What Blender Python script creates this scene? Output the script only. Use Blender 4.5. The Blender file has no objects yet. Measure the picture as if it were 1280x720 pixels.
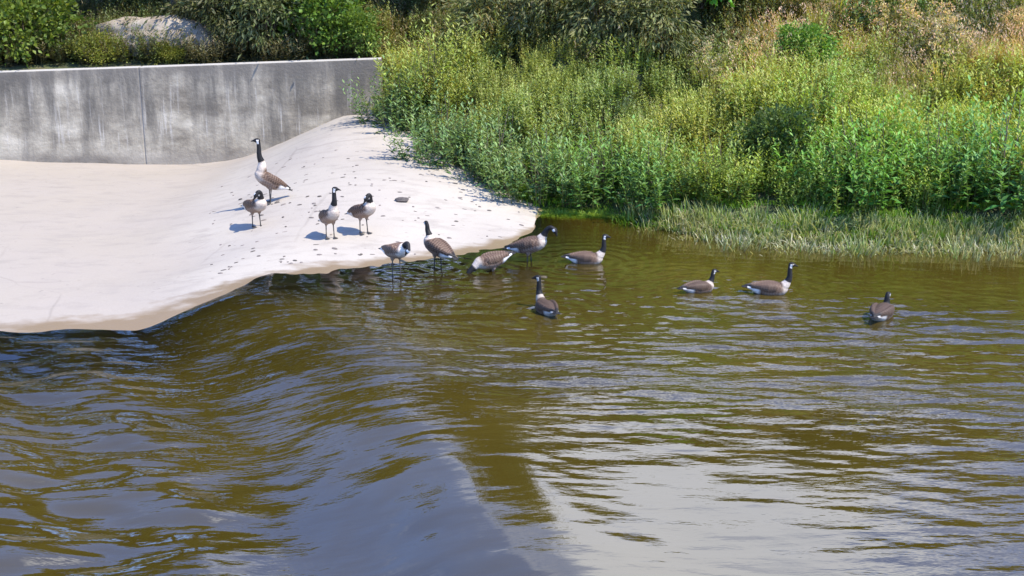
import bpy, math, random
import numpy as np
from mathutils import Vector, noise

random.seed(7)
rng = np.random.default_rng(7)
S = bpy.context.scene
COL = S.collection

# ------------------------------------------------------------------ camera, sky, sun, exposure
CAM_H = 5.5
PITCH = math.radians(16.0)
F_PX = 1600.0
cam_d = bpy.data.cameras.new("camera")
cam = bpy.data.objects.new("camera", cam_d)
COL.objects.link(cam)
cam_d.sensor_width = 36.0
cam_d.lens = F_PX / 1280.0 * 36.0
cam_d.clip_start = 0.1
cam_d.clip_end = 3000.0
cam.location = (0, 0, CAM_H)
cam.rotation_euler = (math.radians(90) - PITCH, 0, 0)
S.camera = cam

SUN_EL = math.radians(56.0)
SUN_AZ = math.radians(116.0)          # clockwise from +Y
sun_dir = Vector((math.sin(SUN_AZ) * math.cos(SUN_EL), math.cos(SUN_AZ) * math.cos(SUN_EL), math.sin(SUN_EL)))
sd = bpy.data.lights.new("sun", 'SUN')
sd.energy = 4.2
sd.angle = math.radians(0.5)
sd.color = (1.0, 0.93, 0.79)
sun = bpy.data.objects.new("sun", sd)
sun.rotation_euler = sun_dir.to_track_quat('Z', 'Y').to_euler()
COL.objects.link(sun)

W = bpy.data.worlds.new("World")
S.world = W
W.use_nodes = True
nt = W.node_tree
nt.nodes.clear()
out = nt.nodes.new('ShaderNodeOutputWorld')
bg = nt.nodes.new('ShaderNodeBackground')
sky = nt.nodes.new('ShaderNodeTexSky')
sky.sky_type = 'NISHITA'
sky.sun_disc = False
sky.sun_elevation = SUN_EL
sky.sun_rotation = SUN_AZ
sky.air_density = 1.0
sky.dust_density = 0.15
sky.ozone_density = 2.5
bg.inputs['Strength'].default_value = 0.15
tc = nt.nodes.new('ShaderNodeTexCoord')
mp = nt.nodes.new('ShaderNodeMapping')
mp.inputs['Scale'].default_value = (1.0, 1.0, 2.4)
mp.inputs['Location'].default_value = (0.35, 0.1, 0.2)
cn = nt.nodes.new('ShaderNodeTexNoise')
cn.inputs['Scale'].default_value = 2.1
cn.inputs['Detail'].default_value = 7.0
cn.inputs['Roughness'].default_value = 0.55
cr = nt.nodes.new('ShaderNodeValToRGB')
cr.color_ramp.elements[0].position = 0.63
cr.color_ramp.elements[0].color = (0, 0, 0, 1)
cr.color_ramp.elements[1].position = 0.80
cr.color_ramp.elements[1].color = (1, 1, 1, 1)
mx = nt.nodes.new('ShaderNodeMixRGB')
mx.inputs['Color2'].default_value = (7.6, 8.0, 9.4, 1)
nt.links.new(tc.outputs['Generated'], mp.inputs['Vector'])
nt.links.new(mp.outputs['Vector'], cn.inputs['Vector'])
vd = nt.nodes.new('ShaderNodeVectorMath')          # one big cloud bank stands over the far bank
vd.operation = 'DOT_PRODUCT'
vd.inputs[1].default_value = (0.12, 0.86, 0.49)
mr = nt.nodes.new('ShaderNodeMapRange')
mr.inputs['From Min'].default_value = 0.90
mr.inputs['From Max'].default_value = 1.0
mr.inputs['To Max'].default_value = 0.22
ad = nt.nodes.new('ShaderNodeMath')
nt.links.new(tc.outputs['Generated'], vd.inputs[0])
nt.links.new(vd.outputs['Value'], mr.inputs['Value'])
nt.links.new(mr.outputs[0], ad.inputs[0])
nt.links.new(cn.outputs['Fac'], ad.inputs[1])
nt.links.new(ad.outputs[0], cr.inputs['Fac'])
nt.links.new(cr.outputs['Color'], mx.inputs['Fac'])
tn = nt.nodes.new('ShaderNodeMixRGB')             # slightly violet summer blue
tn.blend_type = 'MULTIPLY'
tn.inputs['Fac'].default_value = 1.0
tn.inputs['Color2'].default_value = (0.88, 1.06, 1.50, 1)
nt.links.new(sky.outputs['Color'], tn.inputs['Color1'])
nt.links.new(tn.outputs['Color'], mx.inputs['Color1'])
nt.links.new(mx.outputs['Color'], bg.inputs['Color'])
nt.links.new(bg.outputs[0], out.inputs['Surface'])

S.view_settings.view_transform = 'Standard'
S.view_settings.look = 'None'
S.view_settings.exposure = 0.9
S.view_settings.gamma = 1.0
S.cycles.max_bounces = 6
S.cycles.transparent_max_bounces = 8
S.cycles.caustics_reflective = False
S.cycles.caustics_refractive = False

# ------------------------------------------------------------------ helpers
SP, CP = math.sin(PITCH), math.cos(PITCH)


def ray(px, py):
    u = (px - 640) / F_PX
    v = (360 - py) / F_PX
    return np.array([u, CP + v * SP, -SP + v * CP])


def at(px, py, z):
    d = ray(px, py)
    t = (z - CAM_H) / d[2]
    return np.array([d[0] * t, d[1] * t, z])


def project(x, y, z):
    yy = y * CP - (z - CAM_H) * SP
    zz = y * SP + (z - CAM_H) * CP
    return 640 + F_PX * x / yy, 360 - F_PX * zz / yy


def hit(px, py, fn, t0=8.0, t1=70.0):
    d = ray(px, py)
    t = t0
    while t < t1:
        x, y, z = d * t + np.array([0, 0, CAM_H])
        if z < fn(x, y):
            return np.array([x, y, float(fn(x, y))])
        t += 0.03
    return d * t1 + np.array([0, 0, CAM_H])


def tag(o, label=None, cat=None, group=None, kind=None):
    if label: o['label'] = label
    if cat: o['category'] = cat
    if group: o['group'] = group
    if kind: o['kind'] = kind
    return o


def empty(name, loc, rz=0.0):
    o = bpy.data.objects.new(name, None)
    o.empty_display_size = 0.2
    o.location = tuple(loc)
    o.rotation_euler = (0, 0, rz)
    COL.objects.link(o)
    return o


def mesh_np(name, verts, tris, cols=None, mat=None, smooth=False, quads=None):
    me = bpy.data.meshes.new(name)
    faces = quads if quads is not None else tris
    k = faces.shape[1]
    nv, nf = len(verts), len(faces)
    me.vertices.add(nv)
    me.vertices.foreach_set('co', np.asarray(verts, np.float32).ravel())
    me.loops.add(nf * k)
    me.loops.foreach_set('vertex_index', np.asarray(faces, np.int32).ravel())
    me.polygons.add(nf)
    me.polygons.foreach_set('loop_start', np.arange(0, nf * k, k, dtype=np.int32))
    me.polygons.foreach_set('loop_total', np.full(nf, k, dtype=np.int32))
    if smooth:
        me.polygons.foreach_set('use_smooth', np.ones(nf, dtype=bool))
    me.update()
    me.validate()
    if cols is not None:
        a = me.color_attributes.new('Col', 'FLOAT_COLOR', 'POINT')
        c = np.ones((nv, 4), np.float32)
        c[:, :3] = cols
        a.data.foreach_set('color', c.ravel())
    if mat is not None:
        me.materials.append(mat)
    return me


def obj(name, me, parent=None, loc=(0, 0, 0)):
    o = bpy.data.objects.new(name, me)
    o.location = tuple(loc)
    COL.objects.link(o)
    if parent is not None:
        o.parent = parent
    return o


def sstep(a, b, x):
    t = np.clip((x - a) / (b - a), 0, 1)
    return t * t * (3 - 2 * t)


def grid_faces(nx, ny):
    i = np.arange(nx - 1)
    j = np.arange(ny - 1)
    I, J = np.meshgrid(i, j)
    a = (J * nx + I).ravel()
    return np.stack([a, a + 1, a + 1 + nx, a + nx], 1)


def fnoise(x, y, s, oct=3, seed=0.0):
    """ cheap vectorised value noise in -1..1 """
    r = 0
    amp, tot = 1.0, 0.0
    for o in range(oct):
        X = x * s + 13.7 * o + seed
        Y = y * s + 7.1 * o - seed * 0.7
        xi, yi = np.floor(X), np.floor(Y)
        fx, fy = X - xi, Y - yi
        fx = fx * fx * (3 - 2 * fx)
        fy = fy * fy * (3 - 2 * fy)

        def h(a, b):
            v = np.sin(a * 127.1 + b * 311.7) * 43758.5453
            return (v - np.floor(v)) * 2 - 1
        n = (h(xi, yi) * (1 - fx) + h(xi + 1, yi) * fx) * (1 - fy) + (h(xi, yi + 1) * (1 - fx) + h(xi + 1, yi + 1) * fx) * fy
        r = r + n * amp
        tot += amp
        amp *= 0.5
        s *= 2.03
    return r / tot


# ------------------------------------------------------------------ materials
def new_mat(name):
    m = bpy.data.materials.new(name)
    m.use_nodes = True
    n = m.node_tree
    n.nodes.clear()
    o = n.nodes.new('ShaderNodeOutputMaterial')
    return m, n, o


class NB:
    """ tiny node builder """
    def __init__(s, n): s.n = n

    def node(s, t, **kw):
        x = s.n.nodes.new('ShaderNode' + t)
        for k, v in kw.items():
            if k in x.inputs.keys():
                s.put(x.inputs[k], v)
            else:
                setattr(x, k, v)
        return x

    def put(s, sock, v):
        if isinstance(v, bpy.types.NodeSocket):
            s.n.links.new(v, sock)
        else:
            sock.default_value = v

    def noise(s, vec, scale, detail=3, rough=0.5):
        x = s.n.nodes.new('ShaderNodeTexNoise')
        s.put(x.inputs['Vector'], vec)
        x.inputs['Scale'].default_value = scale
        x.inputs['Detail'].default_value = detail
        x.inputs['Roughness'].default_value = rough
        return x.outputs['Fac']

    def mapping(s, vec, scale=(1, 1, 1), rot=(0, 0, 0), loc=(0, 0, 0)):
        x = s.n.nodes.new('ShaderNodeMapping')
        s.put(x.inputs['Vector'], vec)
        x.inputs['Scale'].default_value = scale
        x.inputs['Rotation'].default_value = rot
        x.inputs['Location'].default_value = loc
        return x.outputs['Vector']

    def ramp(s, fac, stops):
        x = s.n.nodes.new('ShaderNodeValToRGB')
        s.put(x.inputs['Fac'], fac)
        e = x.color_ramp.elements
        while len(e) < len(stops):
            e.new(0.5)
        for i, (p, c) in enumerate(stops):
            e[i].position = p
            e[i].color = (c, c, c, 1) if not hasattr(c, '__len__') else (*c, 1)
        return x.outputs['Color']

    def mix(s, fac, a, b, mode='MIX'):
        x = s.n.nodes.new('ShaderNodeMixRGB')
        x.blend_type = mode
        for k, v in (('Fac', fac), ('Color1', a), ('Color2', b)):
            if isinstance(v, tuple) and len(v) == 3:
                v = (*v, 1)
            s.put(x.inputs[k], v)
        return x.outputs['Color']

    def math(s, op, a, b=0.0, clamp=False):
        x = s.n.nodes.new('ShaderNodeMath')
        x.operation = op
        x.use_clamp = clamp
        s.put(x.inputs[0], a)
        s.put(x.inputs[1], b)
        return x.outputs[0]

    def bump(s, h, strength=0.5, dist=0.02, normal=None):
        x = s.n.nodes.new('ShaderNodeBump')
        x.inputs['Strength'].default_value = strength
        x.inputs['Distance'].default_value = dist
        s.put(x.inputs['Height'], h)
        if normal is not None:
            s.put(x.inputs['Normal'], normal)
        return x.outputs['Normal']


def plant_mat(name, rough=0.5, trans=0.3, hue_noise=0.35):
    m, n, o = new_mat(name)
    b = NB(n)
    col = b.node('Attribute', attribute_name='Col').outputs['Color']
    tint = b.node('Attribute', attribute_name='tint', attribute_type='INSTANCER').outputs['Color']
    col = b.mix(1.0, col, tint, 'MULTIPLY')
    pos = b.node('NewGeometry').outputs['Position']
    f = b.noise(pos, 0.9, 3)
    v = b.ramp(f, [(0.3, (0.78, 0.86, 0.9)), (0.5, (1, 1, 1)), (0.7, (1.22, 1.08, 0.85))])
    col = b.mix(hue_noise, col, b.mix(1.0, col, v, 'MULTIPLY'))
    p = b.node('BsdfPrincipled', Roughness=rough)
    b.put(p.inputs['Base Color'], col)
    p.inputs['Specular IOR Level'].default_value = 0.35
    t = b.node('BsdfTranslucent')
    b.put(t.inputs['Color'], b.mix(1.0, col, (1.25, 1.2, 0.55), 'MULTIPLY'))
    ms = b.node('MixShader', Fac=trans)
    n.links.new(p.outputs[0], ms.inputs[1])
    n.links.new(t.outputs[0], ms.inputs[2])
    n.links.new(ms.outputs[0], o.inputs[0])
    return m


M_LEAF = plant_mat('leaf', trans=0.36)
M_BARK, n, o = new_mat('bark')
b = NB(n)
pos = b.node('NewGeometry').outputs['Position']
f = b.noise(b.mapping(pos, (9, 9, 2)), 1.5, 5, 0.6)
p = b.node('BsdfPrincipled', Roughness=0.9)
b.put(p.inputs['Base Color'], b.ramp(f, [(0.3, (0.06, 0.045, 0.03)), (0.7, (0.16, 0.125, 0.09))]))
b.put(p.inputs['Normal'], b.bump(f, 0.8, 0.02))
n.links.new(p.outputs[0], o.inputs[0])

# pale weathered concrete of the spillway
M_APRON, n, o = new_mat('spillway_concrete')
b = NB(n)
pos = b.node('NewGeometry').outputs['Position']
big = b.noise(pos, 0.35, 4, 0.55)
mid = b.noise(b.mapping(pos, (1.0, 2.2, 1)), 1.8, 5, 0.6)
fine = b.noise(pos, 38, 4, 0.6)
flat = b.node('Attribute', attribute_name='flat').outputs['Fac']
c = b.mix(flat, (0.42, 0.374, 0.315), (0.35, 0.302, 0.245))  # low floor painted darker, shading below the hump put into the colour
c = b.mix(b.ramp(big, [(0.35, 0.0), (0.7, 0.6)]), c, (0.345, 0.30, 0.26))
c = b.mix(b.ramp(mid, [(0.50, 0.0), (0.72, 0.55)]), c, (0.27, 0.235, 0.20))
c = b.mix(0.35, c, b.mix(1.0, c, b.ramp(fine, [(0.25, 0.72), (0.75, 1.1)]), 'MULTIPLY'))
# small dark scuffs and dried specks
vor = b.node('TexVoronoi', feature='F1')
b.put(vor.inputs['Vector'], b.mapping(pos, (3.2, 6.5, 3)))
vor.inputs['Scale'].default_value = 1.2
spk = b.ramp(vor.outputs['Distance'], [(0.05, 1.0), (0.14, 0.0)])
spk = b.mix(1.0, spk, b.ramp(b.noise(pos, 1.3, 2), [(0.47, 0.0), (0.56, 0.75)]), 'MULTIPLY')
c = b.mix(spk, c, (0.17, 0.145, 0.13))
crk = b.node('TexVoronoi', feature='DISTANCE_TO_EDGE')
b.put(crk.inputs['Vector'], b.mix(0.12, pos, b.node('TexNoise', Vector=pos, Scale=1.5).outputs['Color']))
crk.inputs['Scale'].default_value = 0.32
cl = b.math('MULTIPLY', b.ramp(crk.outputs['Distance'], [(0.002, 1.0), (0.007, 0.0)]), b.ramp(big, [(0.50, 0.0), (0.60, 0.28)]))
c = b.mix(cl, c, (0.15, 0.125, 0.105))
# algae and wet brown film close to the water line
wet = b.node('Attribute', attribute_name='wet').outputs['Fac']
wn = b.math('ADD', wet, b.math('MULTIPLY', b.math('SUBTRACT', mid, 0.5), 0.5))
c = b.mix(b.ramp(wn, [(0.42, 0.0), (0.6, 1.0)]), c, (0.22, 0.16, 0.095))
p = b.node('BsdfPrincipled')
b.put(p.inputs['Base Color'], c)
b.put(p.inputs['Roughness'], b.ramp(wn, [(0.4, 0.9), (0.65, 0.35)]))
b.put(p.inputs['Normal'], b.bump(b.mix(0.5, fine, mid), 0.35, 0.02))
n.links.new(p.outputs[0], o.inputs[0])

# streaked retaining wall
M_WALL, n, o = new_mat('streaked_wall_concrete')
b = NB(n)
pos = b.node('NewGeometry').outputs['Position']
sx = b.node('SeparateXYZ')
b.put(sx.inputs[0], pos)
z = sx.outputs['Z']
streak = b.noise(b.mapping(pos, (2.1, 2.1, 0.38)), 1.0, 6, 0.66)
streak2 = b.noise(b.mapping(pos, (9, 9, 0.5), loc=(4, 2, 1)), 1.0, 4, 0.6)
blot = b.noise(b.mapping(pos, (.8, .8, 1.5)), 1.0, 6, 0.68)
zt = b.node('MapRange')
b.put(zt.inputs['Value'], z)
zt.inputs['From Min'].default_value = -0.4
zt.inputs['From Max'].default_value = 2.1
ztop = zt.outputs[0]
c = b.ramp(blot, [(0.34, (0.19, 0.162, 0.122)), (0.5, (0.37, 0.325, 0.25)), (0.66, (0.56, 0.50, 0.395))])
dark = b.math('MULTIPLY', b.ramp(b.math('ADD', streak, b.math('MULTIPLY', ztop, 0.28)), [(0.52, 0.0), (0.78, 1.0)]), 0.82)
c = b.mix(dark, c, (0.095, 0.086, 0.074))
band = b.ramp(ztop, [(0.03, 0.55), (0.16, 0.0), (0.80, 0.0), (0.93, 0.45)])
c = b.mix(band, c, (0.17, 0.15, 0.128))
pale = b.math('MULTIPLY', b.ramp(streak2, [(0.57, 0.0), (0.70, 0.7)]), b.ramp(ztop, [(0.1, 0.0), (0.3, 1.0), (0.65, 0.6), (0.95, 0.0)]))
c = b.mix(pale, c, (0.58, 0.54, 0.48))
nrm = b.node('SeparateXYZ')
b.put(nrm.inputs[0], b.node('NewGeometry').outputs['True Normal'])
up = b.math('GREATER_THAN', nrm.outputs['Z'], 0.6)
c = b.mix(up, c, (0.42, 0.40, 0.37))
p = b.node('BsdfPrincipled', Roughness=0.92)
b.put(p.inputs['Base Color'], c)
b.put(p.inputs['Normal'], b.bump(b.noise(pos, 14, 5, 0.65), 0.5, 0.03))
n.links.new(p.outputs[0], o.inputs[0])

# soil
M_SOIL, n, o = new_mat('bank_soil')
b = NB(n)
pos = b.node('NewGeometry').outputs['Position']
f = b.noise(pos, 1.4, 6, 0.6)
g2 = b.noise(pos, 9, 4, 0.6)
c = b.ramp(f, [(0.3, (0.05, 0.042, 0.022)), (0.5, (0.06, 0.075, 0.022)), (0.7, (0.10, 0.085, 0.04))])
p = b.node('BsdfPrincipled', Roughness=0.95)
b.put(p.inputs['Base Color'], b.mix(0.4, c, b.mix(1, c, b.ramp(g2, [(0.3, 0.5), (0.7, 1.5)]), 'MULTIPLY')))
b.put(p.inputs['Normal'], b.bump(g2, 0.8, 0.05))
n.links.new(p.outputs[0], o.inputs[0])

# stone
M_STONE, n, o = new_mat('stone')
b = NB(n)
pos = b.node('NewGeometry').outputs['Position']
f = b.noise(pos, 3.2, 6, 0.6)
p = b.node('BsdfPrincipled', Roughness=0.9)
b.put(p.inputs['Base Color'], b.ramp(f, [(0.3, (0.17, 0.13, 0.09)), (0.55, (0.33, 0.275, 0.21)), (0.8, (0.48, 0.43, 0.35))]))
b.put(p.inputs['Normal'], b.bump(f, 0.8, 0.05))
n.links.new(p.outputs[0], o.inputs[0])
M_DARKSTONE, n, o = new_mat('dark_stone')
b = NB(n)
pos = b.node('NewGeometry').outputs['Position']
f = b.noise(pos, 14, 5, 0.6)
p = b.node('BsdfPrincipled', Roughness=0.85)
b.put(p.inputs['Base Color'], b.ramp(f, [(0.3, (0.045, 0.038, 0.034)), (0.7, (0.12, 0.10, 0.09))]))
b.put(p.inputs['Normal'], b.bump(f, 0.7, 0.02))
n.links.new(p.outputs[0], o.inputs[0])
M_DROP, n, o = new_mat('dried_dropping')
b = NB(n)
p = b.node('BsdfPrincipled', Roughness=0.9)
rnd = b.noise(b.node('NewGeometry').outputs['Position'], 5, 2)
b.put(p.inputs['Base Color'], b.ramp(rnd, [(0.35, (0.07, 0.06, 0.05)), (0.65, (0.20, 0.17, 0.15))]))
n.links.new(p.outputs[0], o.inputs[0])

# goose plumage
M_GOOSE, n, o = new_mat('goose_plumage')
b = NB(n)
col = b.node('Attribute', attribute_name='Col').outputs['Color']
tco = b.node('TexCoord').outputs['Object']
f = b.noise(b.mapping(tco, (14, 40, 40)), 1.5, 3)
p = b.node('BsdfPrincipled', Roughness=0.62)
b.put(p.inputs['Base Color'], b.mix(0.5, col, b.mix(1, col, b.ramp(f, [(0.3, 0.65), (0.7, 1.3)]), 'MULTIPLY')))
p.inputs['Specular IOR Level'].default_value = 0.3
b.put(p.inputs['Normal'], b.bump(f, 0.35, 0.01))
n.links.new(p.outputs[0], o.inputs[0])

# river water
M_WATER, n, o = new_mat('river_water')
b = NB(n)
pos = b.node('NewGeometry').outputs['Position']
dep = b.node('Attribute', attribute_name='depth').outputs['Fac']
rip = b.node('Attribute', attribute_name='ripple').outputs['Fac']
silt = b.noise(pos, 0.28, 4)
body = b.ramp(silt, [(0.3, (0.042, 0.030, 0.004)), (0.7, (0.070, 0.050, 0.008))])
n1 = b.noise(b.mapping(pos, (2.6, 9.0, 1), rot=(0, 0, 0.12)), 1.0, 3, 0.55)
n2 = b.noise(b.mapping(pos, (7.0, 17.0, 1), rot=(0, 0, -0.2)), 1.0, 2, 0.5)
h = b.math('ADD', b.math('MULTIPLY', n1, 0.010), b.math('MULTIPLY', n2, 0.0042))
h = b.math('MULTIPLY', h, rip)
nm = b.bump(h, 1.0, 1.0)
gl = b.node('BsdfGlossy', Roughness=0.03)
b.put(gl.inputs['Normal'], nm)
fr = b.node('Fresnel', IOR=2.5)
b.put(fr.inputs['Normal'], nm)
df = b.node('BsdfDiffuse')
b.put(df.inputs['Color'], body)
p = b.node('MixShader')
b.put(p.inputs[0], fr.outputs[0])
n.links.new(df.outputs[0], p.inputs[1])
n.links.new(gl.outputs[0], p.inputs[2])
tr = b.node('BsdfTransparent')
b.put(tr.inputs['Color'], (0.92, 0.82, 0.60, 1))
clear = b.node('MixShader')
b.put(clear.inputs[0], fr.outputs[0])
n.links.new(tr.outputs[0], clear.inputs[1])
n.links.new(gl.outputs[0], clear.inputs[2])
fac = b.math('POWER', 2.718, b.math('MULTIPLY', dep, -3.0))
ms = b.node('MixShader')
b.put(ms.inputs[0], b.math('MINIMUM', fac, 1.0))
n.links.new(p.outputs[0], ms.inputs[1])
n.links.new(clear.outputs[0], ms.inputs[2])
n.links.new(ms.outputs[0], o.inputs[0])

# ------------------------------------------------------------------ spillway shape (control points -> smooth sheet)
WALL_X0, WALL_Y0, WALL_K = -8.97, 32.2, 0.10


def wall_y(x):
    return WALL_Y0 + WALL_K * (x - WALL_X0)


def wall_pt(px, py):
    """ where the sight line meets the face of the wall """
    d = ray(px, py)
    t = (WALL_Y0 - WALL_K * WALL_X0) / (d[1] - WALL_K * d[0])
    return np.array([d[0] * t, d[1] * t, CAM_H + d[2] * t])


base_px = [(0, 200), (60, 203), (120, 204), (180, 206), (240, 205), (290, 200), (330, 188), (380, 166), (410, 153), (430, 145), (480, 147)]
ctrl = [wall_pt(*p) for p in base_px]
bx = np.array([c[0] for c in ctrl]); bz = np.array([c[2] for c in ctrl])
b0 = ctrl[0]
ctrl += [np.array([-20, wall_y(-20), b0[2]]), np.array([-30, wall_y(-30), b0[2]])]
for px, py, z in [
    # lower flat floor
    (0, 260, -.28), (80, 260, -.30), (150, 262, -.31), (90, 225, -.32), (190, 225, -.34), (0, 330, -.30), (100, 340, -.31), (60, 395, -.37),
    (262, 222, -.30), (215, 246, -.31), (178, 264, -.31), (160, 300, -.30),
    # back of the hump
    (440, 152, .84), (460, 185, .66), (400, 175, .68), (350, 200, .28), (300, 235, .02), (240, 275, -.17), (330, 260, .18), (400, 230, .45), (470, 235, .46), (240, 330, -.22),
    (520, 190, .60), (590, 220, .36), (560, 260, .24), (620, 262, .15), (640, 285, .06), (480, 285, .2), (400, 290, .16), (560, 300, .07), (330, 310, .06), (440, 320, .06),
    # water line
    (675, 262, 0.03), (671, 285, .0), (640, 302, 0), (600, 313, 0), (550, 322, 0), (490, 330, 0), (420, 338, 0), (360, 346, -.01), (310, 356, -.05), (270, 371, -.13),
    (240, 388, -.26), (205, 405, -.38), (150, 415, -.44), (80, 421, -.455), (0, 425, -.46),
    # below the water
    (720, 270, -.35), (720, 300, -.32), (680, 330, -.13), (600, 345, -.12), (520, 352, -.11), (440, 362, -.10), (380, 378, -.13), (330, 392, -.22), (290, 405, -.36),
    (230, 435, -.54), (120, 455, -.56), (0, 460, -.56), (60, 490, -.62), (180, 480, -.64), (600, 400, -.6), (480, 420, -.5), (400, 440, -.65), (200, 520, -1.0), (0, 560, -1.1), (400, 560, -1.2), (640, 480, -1.1),
]:
    ctrl.append(at(px, py, z))
ctrl.append(np.array([-25, 19, -.46])); ctrl.append(np.array([-25, 26, -.38])); ctrl.append(np.array([-25, 14, -.9]))
ctrl = np.array(ctrl)


def tps_fit(P, V, lam=0.02):
    n = len(P)
    d = np.hypot(P[:, None, 0] - P[None, :, 0], P[:, None, 1] - P[None, :, 1])
    K = np.where(d > 0, d * d * np.log(d + 1e-9), 0) + lam * np.eye(n)
    Q = np.c_[np.ones(n), P]
    A = np.block([[K, Q], [Q.T, np.zeros((3, 3))]])
    return np.linalg.solve(A, np.r_[V, 0, 0, 0])


TW = tps_fit(ctrl[:, :2], ctrl[:, 2])


def conc(x, y):
    x = np.asarray(x, float); y = np.asarray(y, float)
    d = np.hypot(x[..., None] - ctrl[:, 0], y[..., None] - ctrl[:, 1])
    r = (d * d * np.log(d + 1e-9)) @ TW[:-3] + TW[-3] + TW[-2] * x + TW[-1] * y
    return r


# ------------------------------------------------------------------ ground (bank, land behind the wall, river bed)
cA = at(675, 262, 0.03)
edge_top = at(455, 150, .80)
shore = [
    (-60, wall_y(-60) + .35, 1.75, .22), (-8, wall_y(-8) + .35, 1.9, .22), (-4.2, wall_y(-4.2) + .35, 1.9, .3), (-3.7, wall_y(-3.7) + .2, 1.0, .5),
    (at(500, 162, .7)[0], at(500, 162, .7)[1], .72, .62), (at(560, 203, .45)[0], at(560, 203, .45)[1], .44, .66),
    (at(625, 232, .2)[0], at(625, 232, .2)[1], .20, .60), (cA[0] + .05, cA[1] + .25, .04, .5),
    (*at(740, 262, 0)[:2], .0, .50), (*at(800, 277, 0)[:2], 0, .48), (*at(880, 292, 0)[:2], 0, .42), (*at(1000, 300, 0)[:2], 0, .40), (*at(1280, 306, 0)[:2], 0, .40), (30, 21, 0, .4), (60, 19, 0, .4)]
shore = np.array(shore)


def shore_q(x, y):
    """ signed distance to the shore line (+ on land), base height and slope there """
    x = np.asarray(x, float); y = np.asarray(y, float)
    best = np.full(x.shape, 1e9); sg = np.zeros(x.shape); bh = np.zeros(x.shape); sl = np.zeros(x.shape)
    for i in range(len(shore) - 1):
        a, c = shore[i], shore[i + 1]
        dx, dy = c[0] - a[0], c[1] - a[1]
        t = np.clip(((x - a[0]) * dx + (y - a[1]) * dy) / (dx * dx + dy * dy), 0, 1)
        qx, qy = a[0] + t * dx, a[1] + t * dy
        d = np.hypot(x - qx, y - qy)
        s = np.sign(dx * (y - a[1]) - dy * (x - a[0]))
        m = d < best
        best = np.where(m, d, best); sg = np.where(m, s, sg)
        bh = np.where(m, a[2] + t * (c[2] - a[2]), bh); sl = np.where(m, a[3] + t * (c[3] - a[3]), sl)
    return best * sg, bh, sl


def ground(x, y):
    s, bh, sl = shore_q(x, y)
    sp = np.maximum(s, 0)
    lim = 9.0
    rise = np.where(sp < lim, sp * sl, lim * sl + (sp - lim) * 0.06)
    lumps = fnoise(np.asarray(x, float), np.asarray(y, float), .45, 3) * 0.28 * sstep(0.3, 2.5, sp)
    dn = np.minimum(s, 0)
    return np.where(s > 0, bh + rise + lumps, np.maximum(bh + dn * np.where(bh > .1, 8.0, 0.6) - 0.0 * dn, -1.6)) + 0.0


def crest_q(x, y):
    """ signed distance from the lip of the weir, + downstream (towards lower left) """
    pts = [at(395, 250, 0)[:2], at(300, 366, 0)[:2], at(365, 405, 0)[:2], at(445, 470, 0)[:2], at(520, 560, 0)[:2], at(610, 680, 0)[:2], at(690, 860, 0)[:2], (2.5, 0), (4, -14)]
    x = np.asarray(x, float); y = np.asarray(y, float)
    best = np.full(x.shape, 1e9); sg = np.zeros(x.shape)
    for i in range(len(pts) - 1):
        a, c = pts[i], pts[i + 1]
        dx, dy = c[0] - a[0], c[1] - a[1]
        t = np.clip(((x - a[0]) * dx + (y - a[1]) * dy) / (dx * dx + dy * dy), 0, 1)
        d = np.hypot(x - a[0] - t * dx, y - a[1] - t * dy)
        s = -np.sign(dx * (y - a[1]) - dy * (x - a[0]))
        m = d < best
        best = np.where(m, d, best); sg = np.where(m, s, sg)
    return best * sg


SWIM = [(733, 328), (683, 390), (874, 364), (962, 366), (1102, 396)]
swim_xy = [at(px, py, 0)[:2] for px, py in SWIM]
wade_xy = [at(px, py, 0)[:2] for px, py in [(497, 345), (545, 334), (606, 338), (668, 326)]]

wrng = np.random.default_rng(11)
WAVES = []
for k in range(34):       # long crested trains coming towards the viewer
    lam = 0.13 * (1.072 ** (k % 26))
    th = -math.pi / 2 + wrng.normal(-0.10, 0.26)
    WAVES.append((2 * math.pi / lam, th, wrng.uniform(0, 6.28), lam ** 1.25))
CHOP = []
for k in range(16):
    lam = 0.3 * (1.11 ** k)
    CHOP.append((2 * math.pi / lam, -math.pi / 2 + wrng.normal(-.2, .42), wrng.uniform(0, 6.28), lam ** 1.25))


def chop(x, y):
    r = np.zeros_like(x)
    for i, (k, th, ph, a) in enumerate(CHOP):
        r += a * np.sin(k * (x * math.cos(th) + y * math.sin(th)) + ph + .9 * fnoise(x, y, .5, 2, 20 + i))
    return r


def waves(x, y, sel):
    r = np.zeros_like(x)
    for i, (k, th, ph, a) in enumerate(WAVES):
        if i % 2 == sel:
            wob = 0.35 * fnoise(x, y, .5, 2, i * 1.3)
            r += a * np.sin(k * (x * math.cos(th) + y * math.sin(th)) + ph + wob * 2.5)
    return r


def edge_calm(x, y):
    yl = np.interp(x, [-12, -9, -7.7, -6.3, -5.0, -4.2, -3], [18.0, 18.0, 18.05, 18.3, 19.1, 19.9, 20.6])
    return sstep(.15, 1.7, yl - y)


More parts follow.
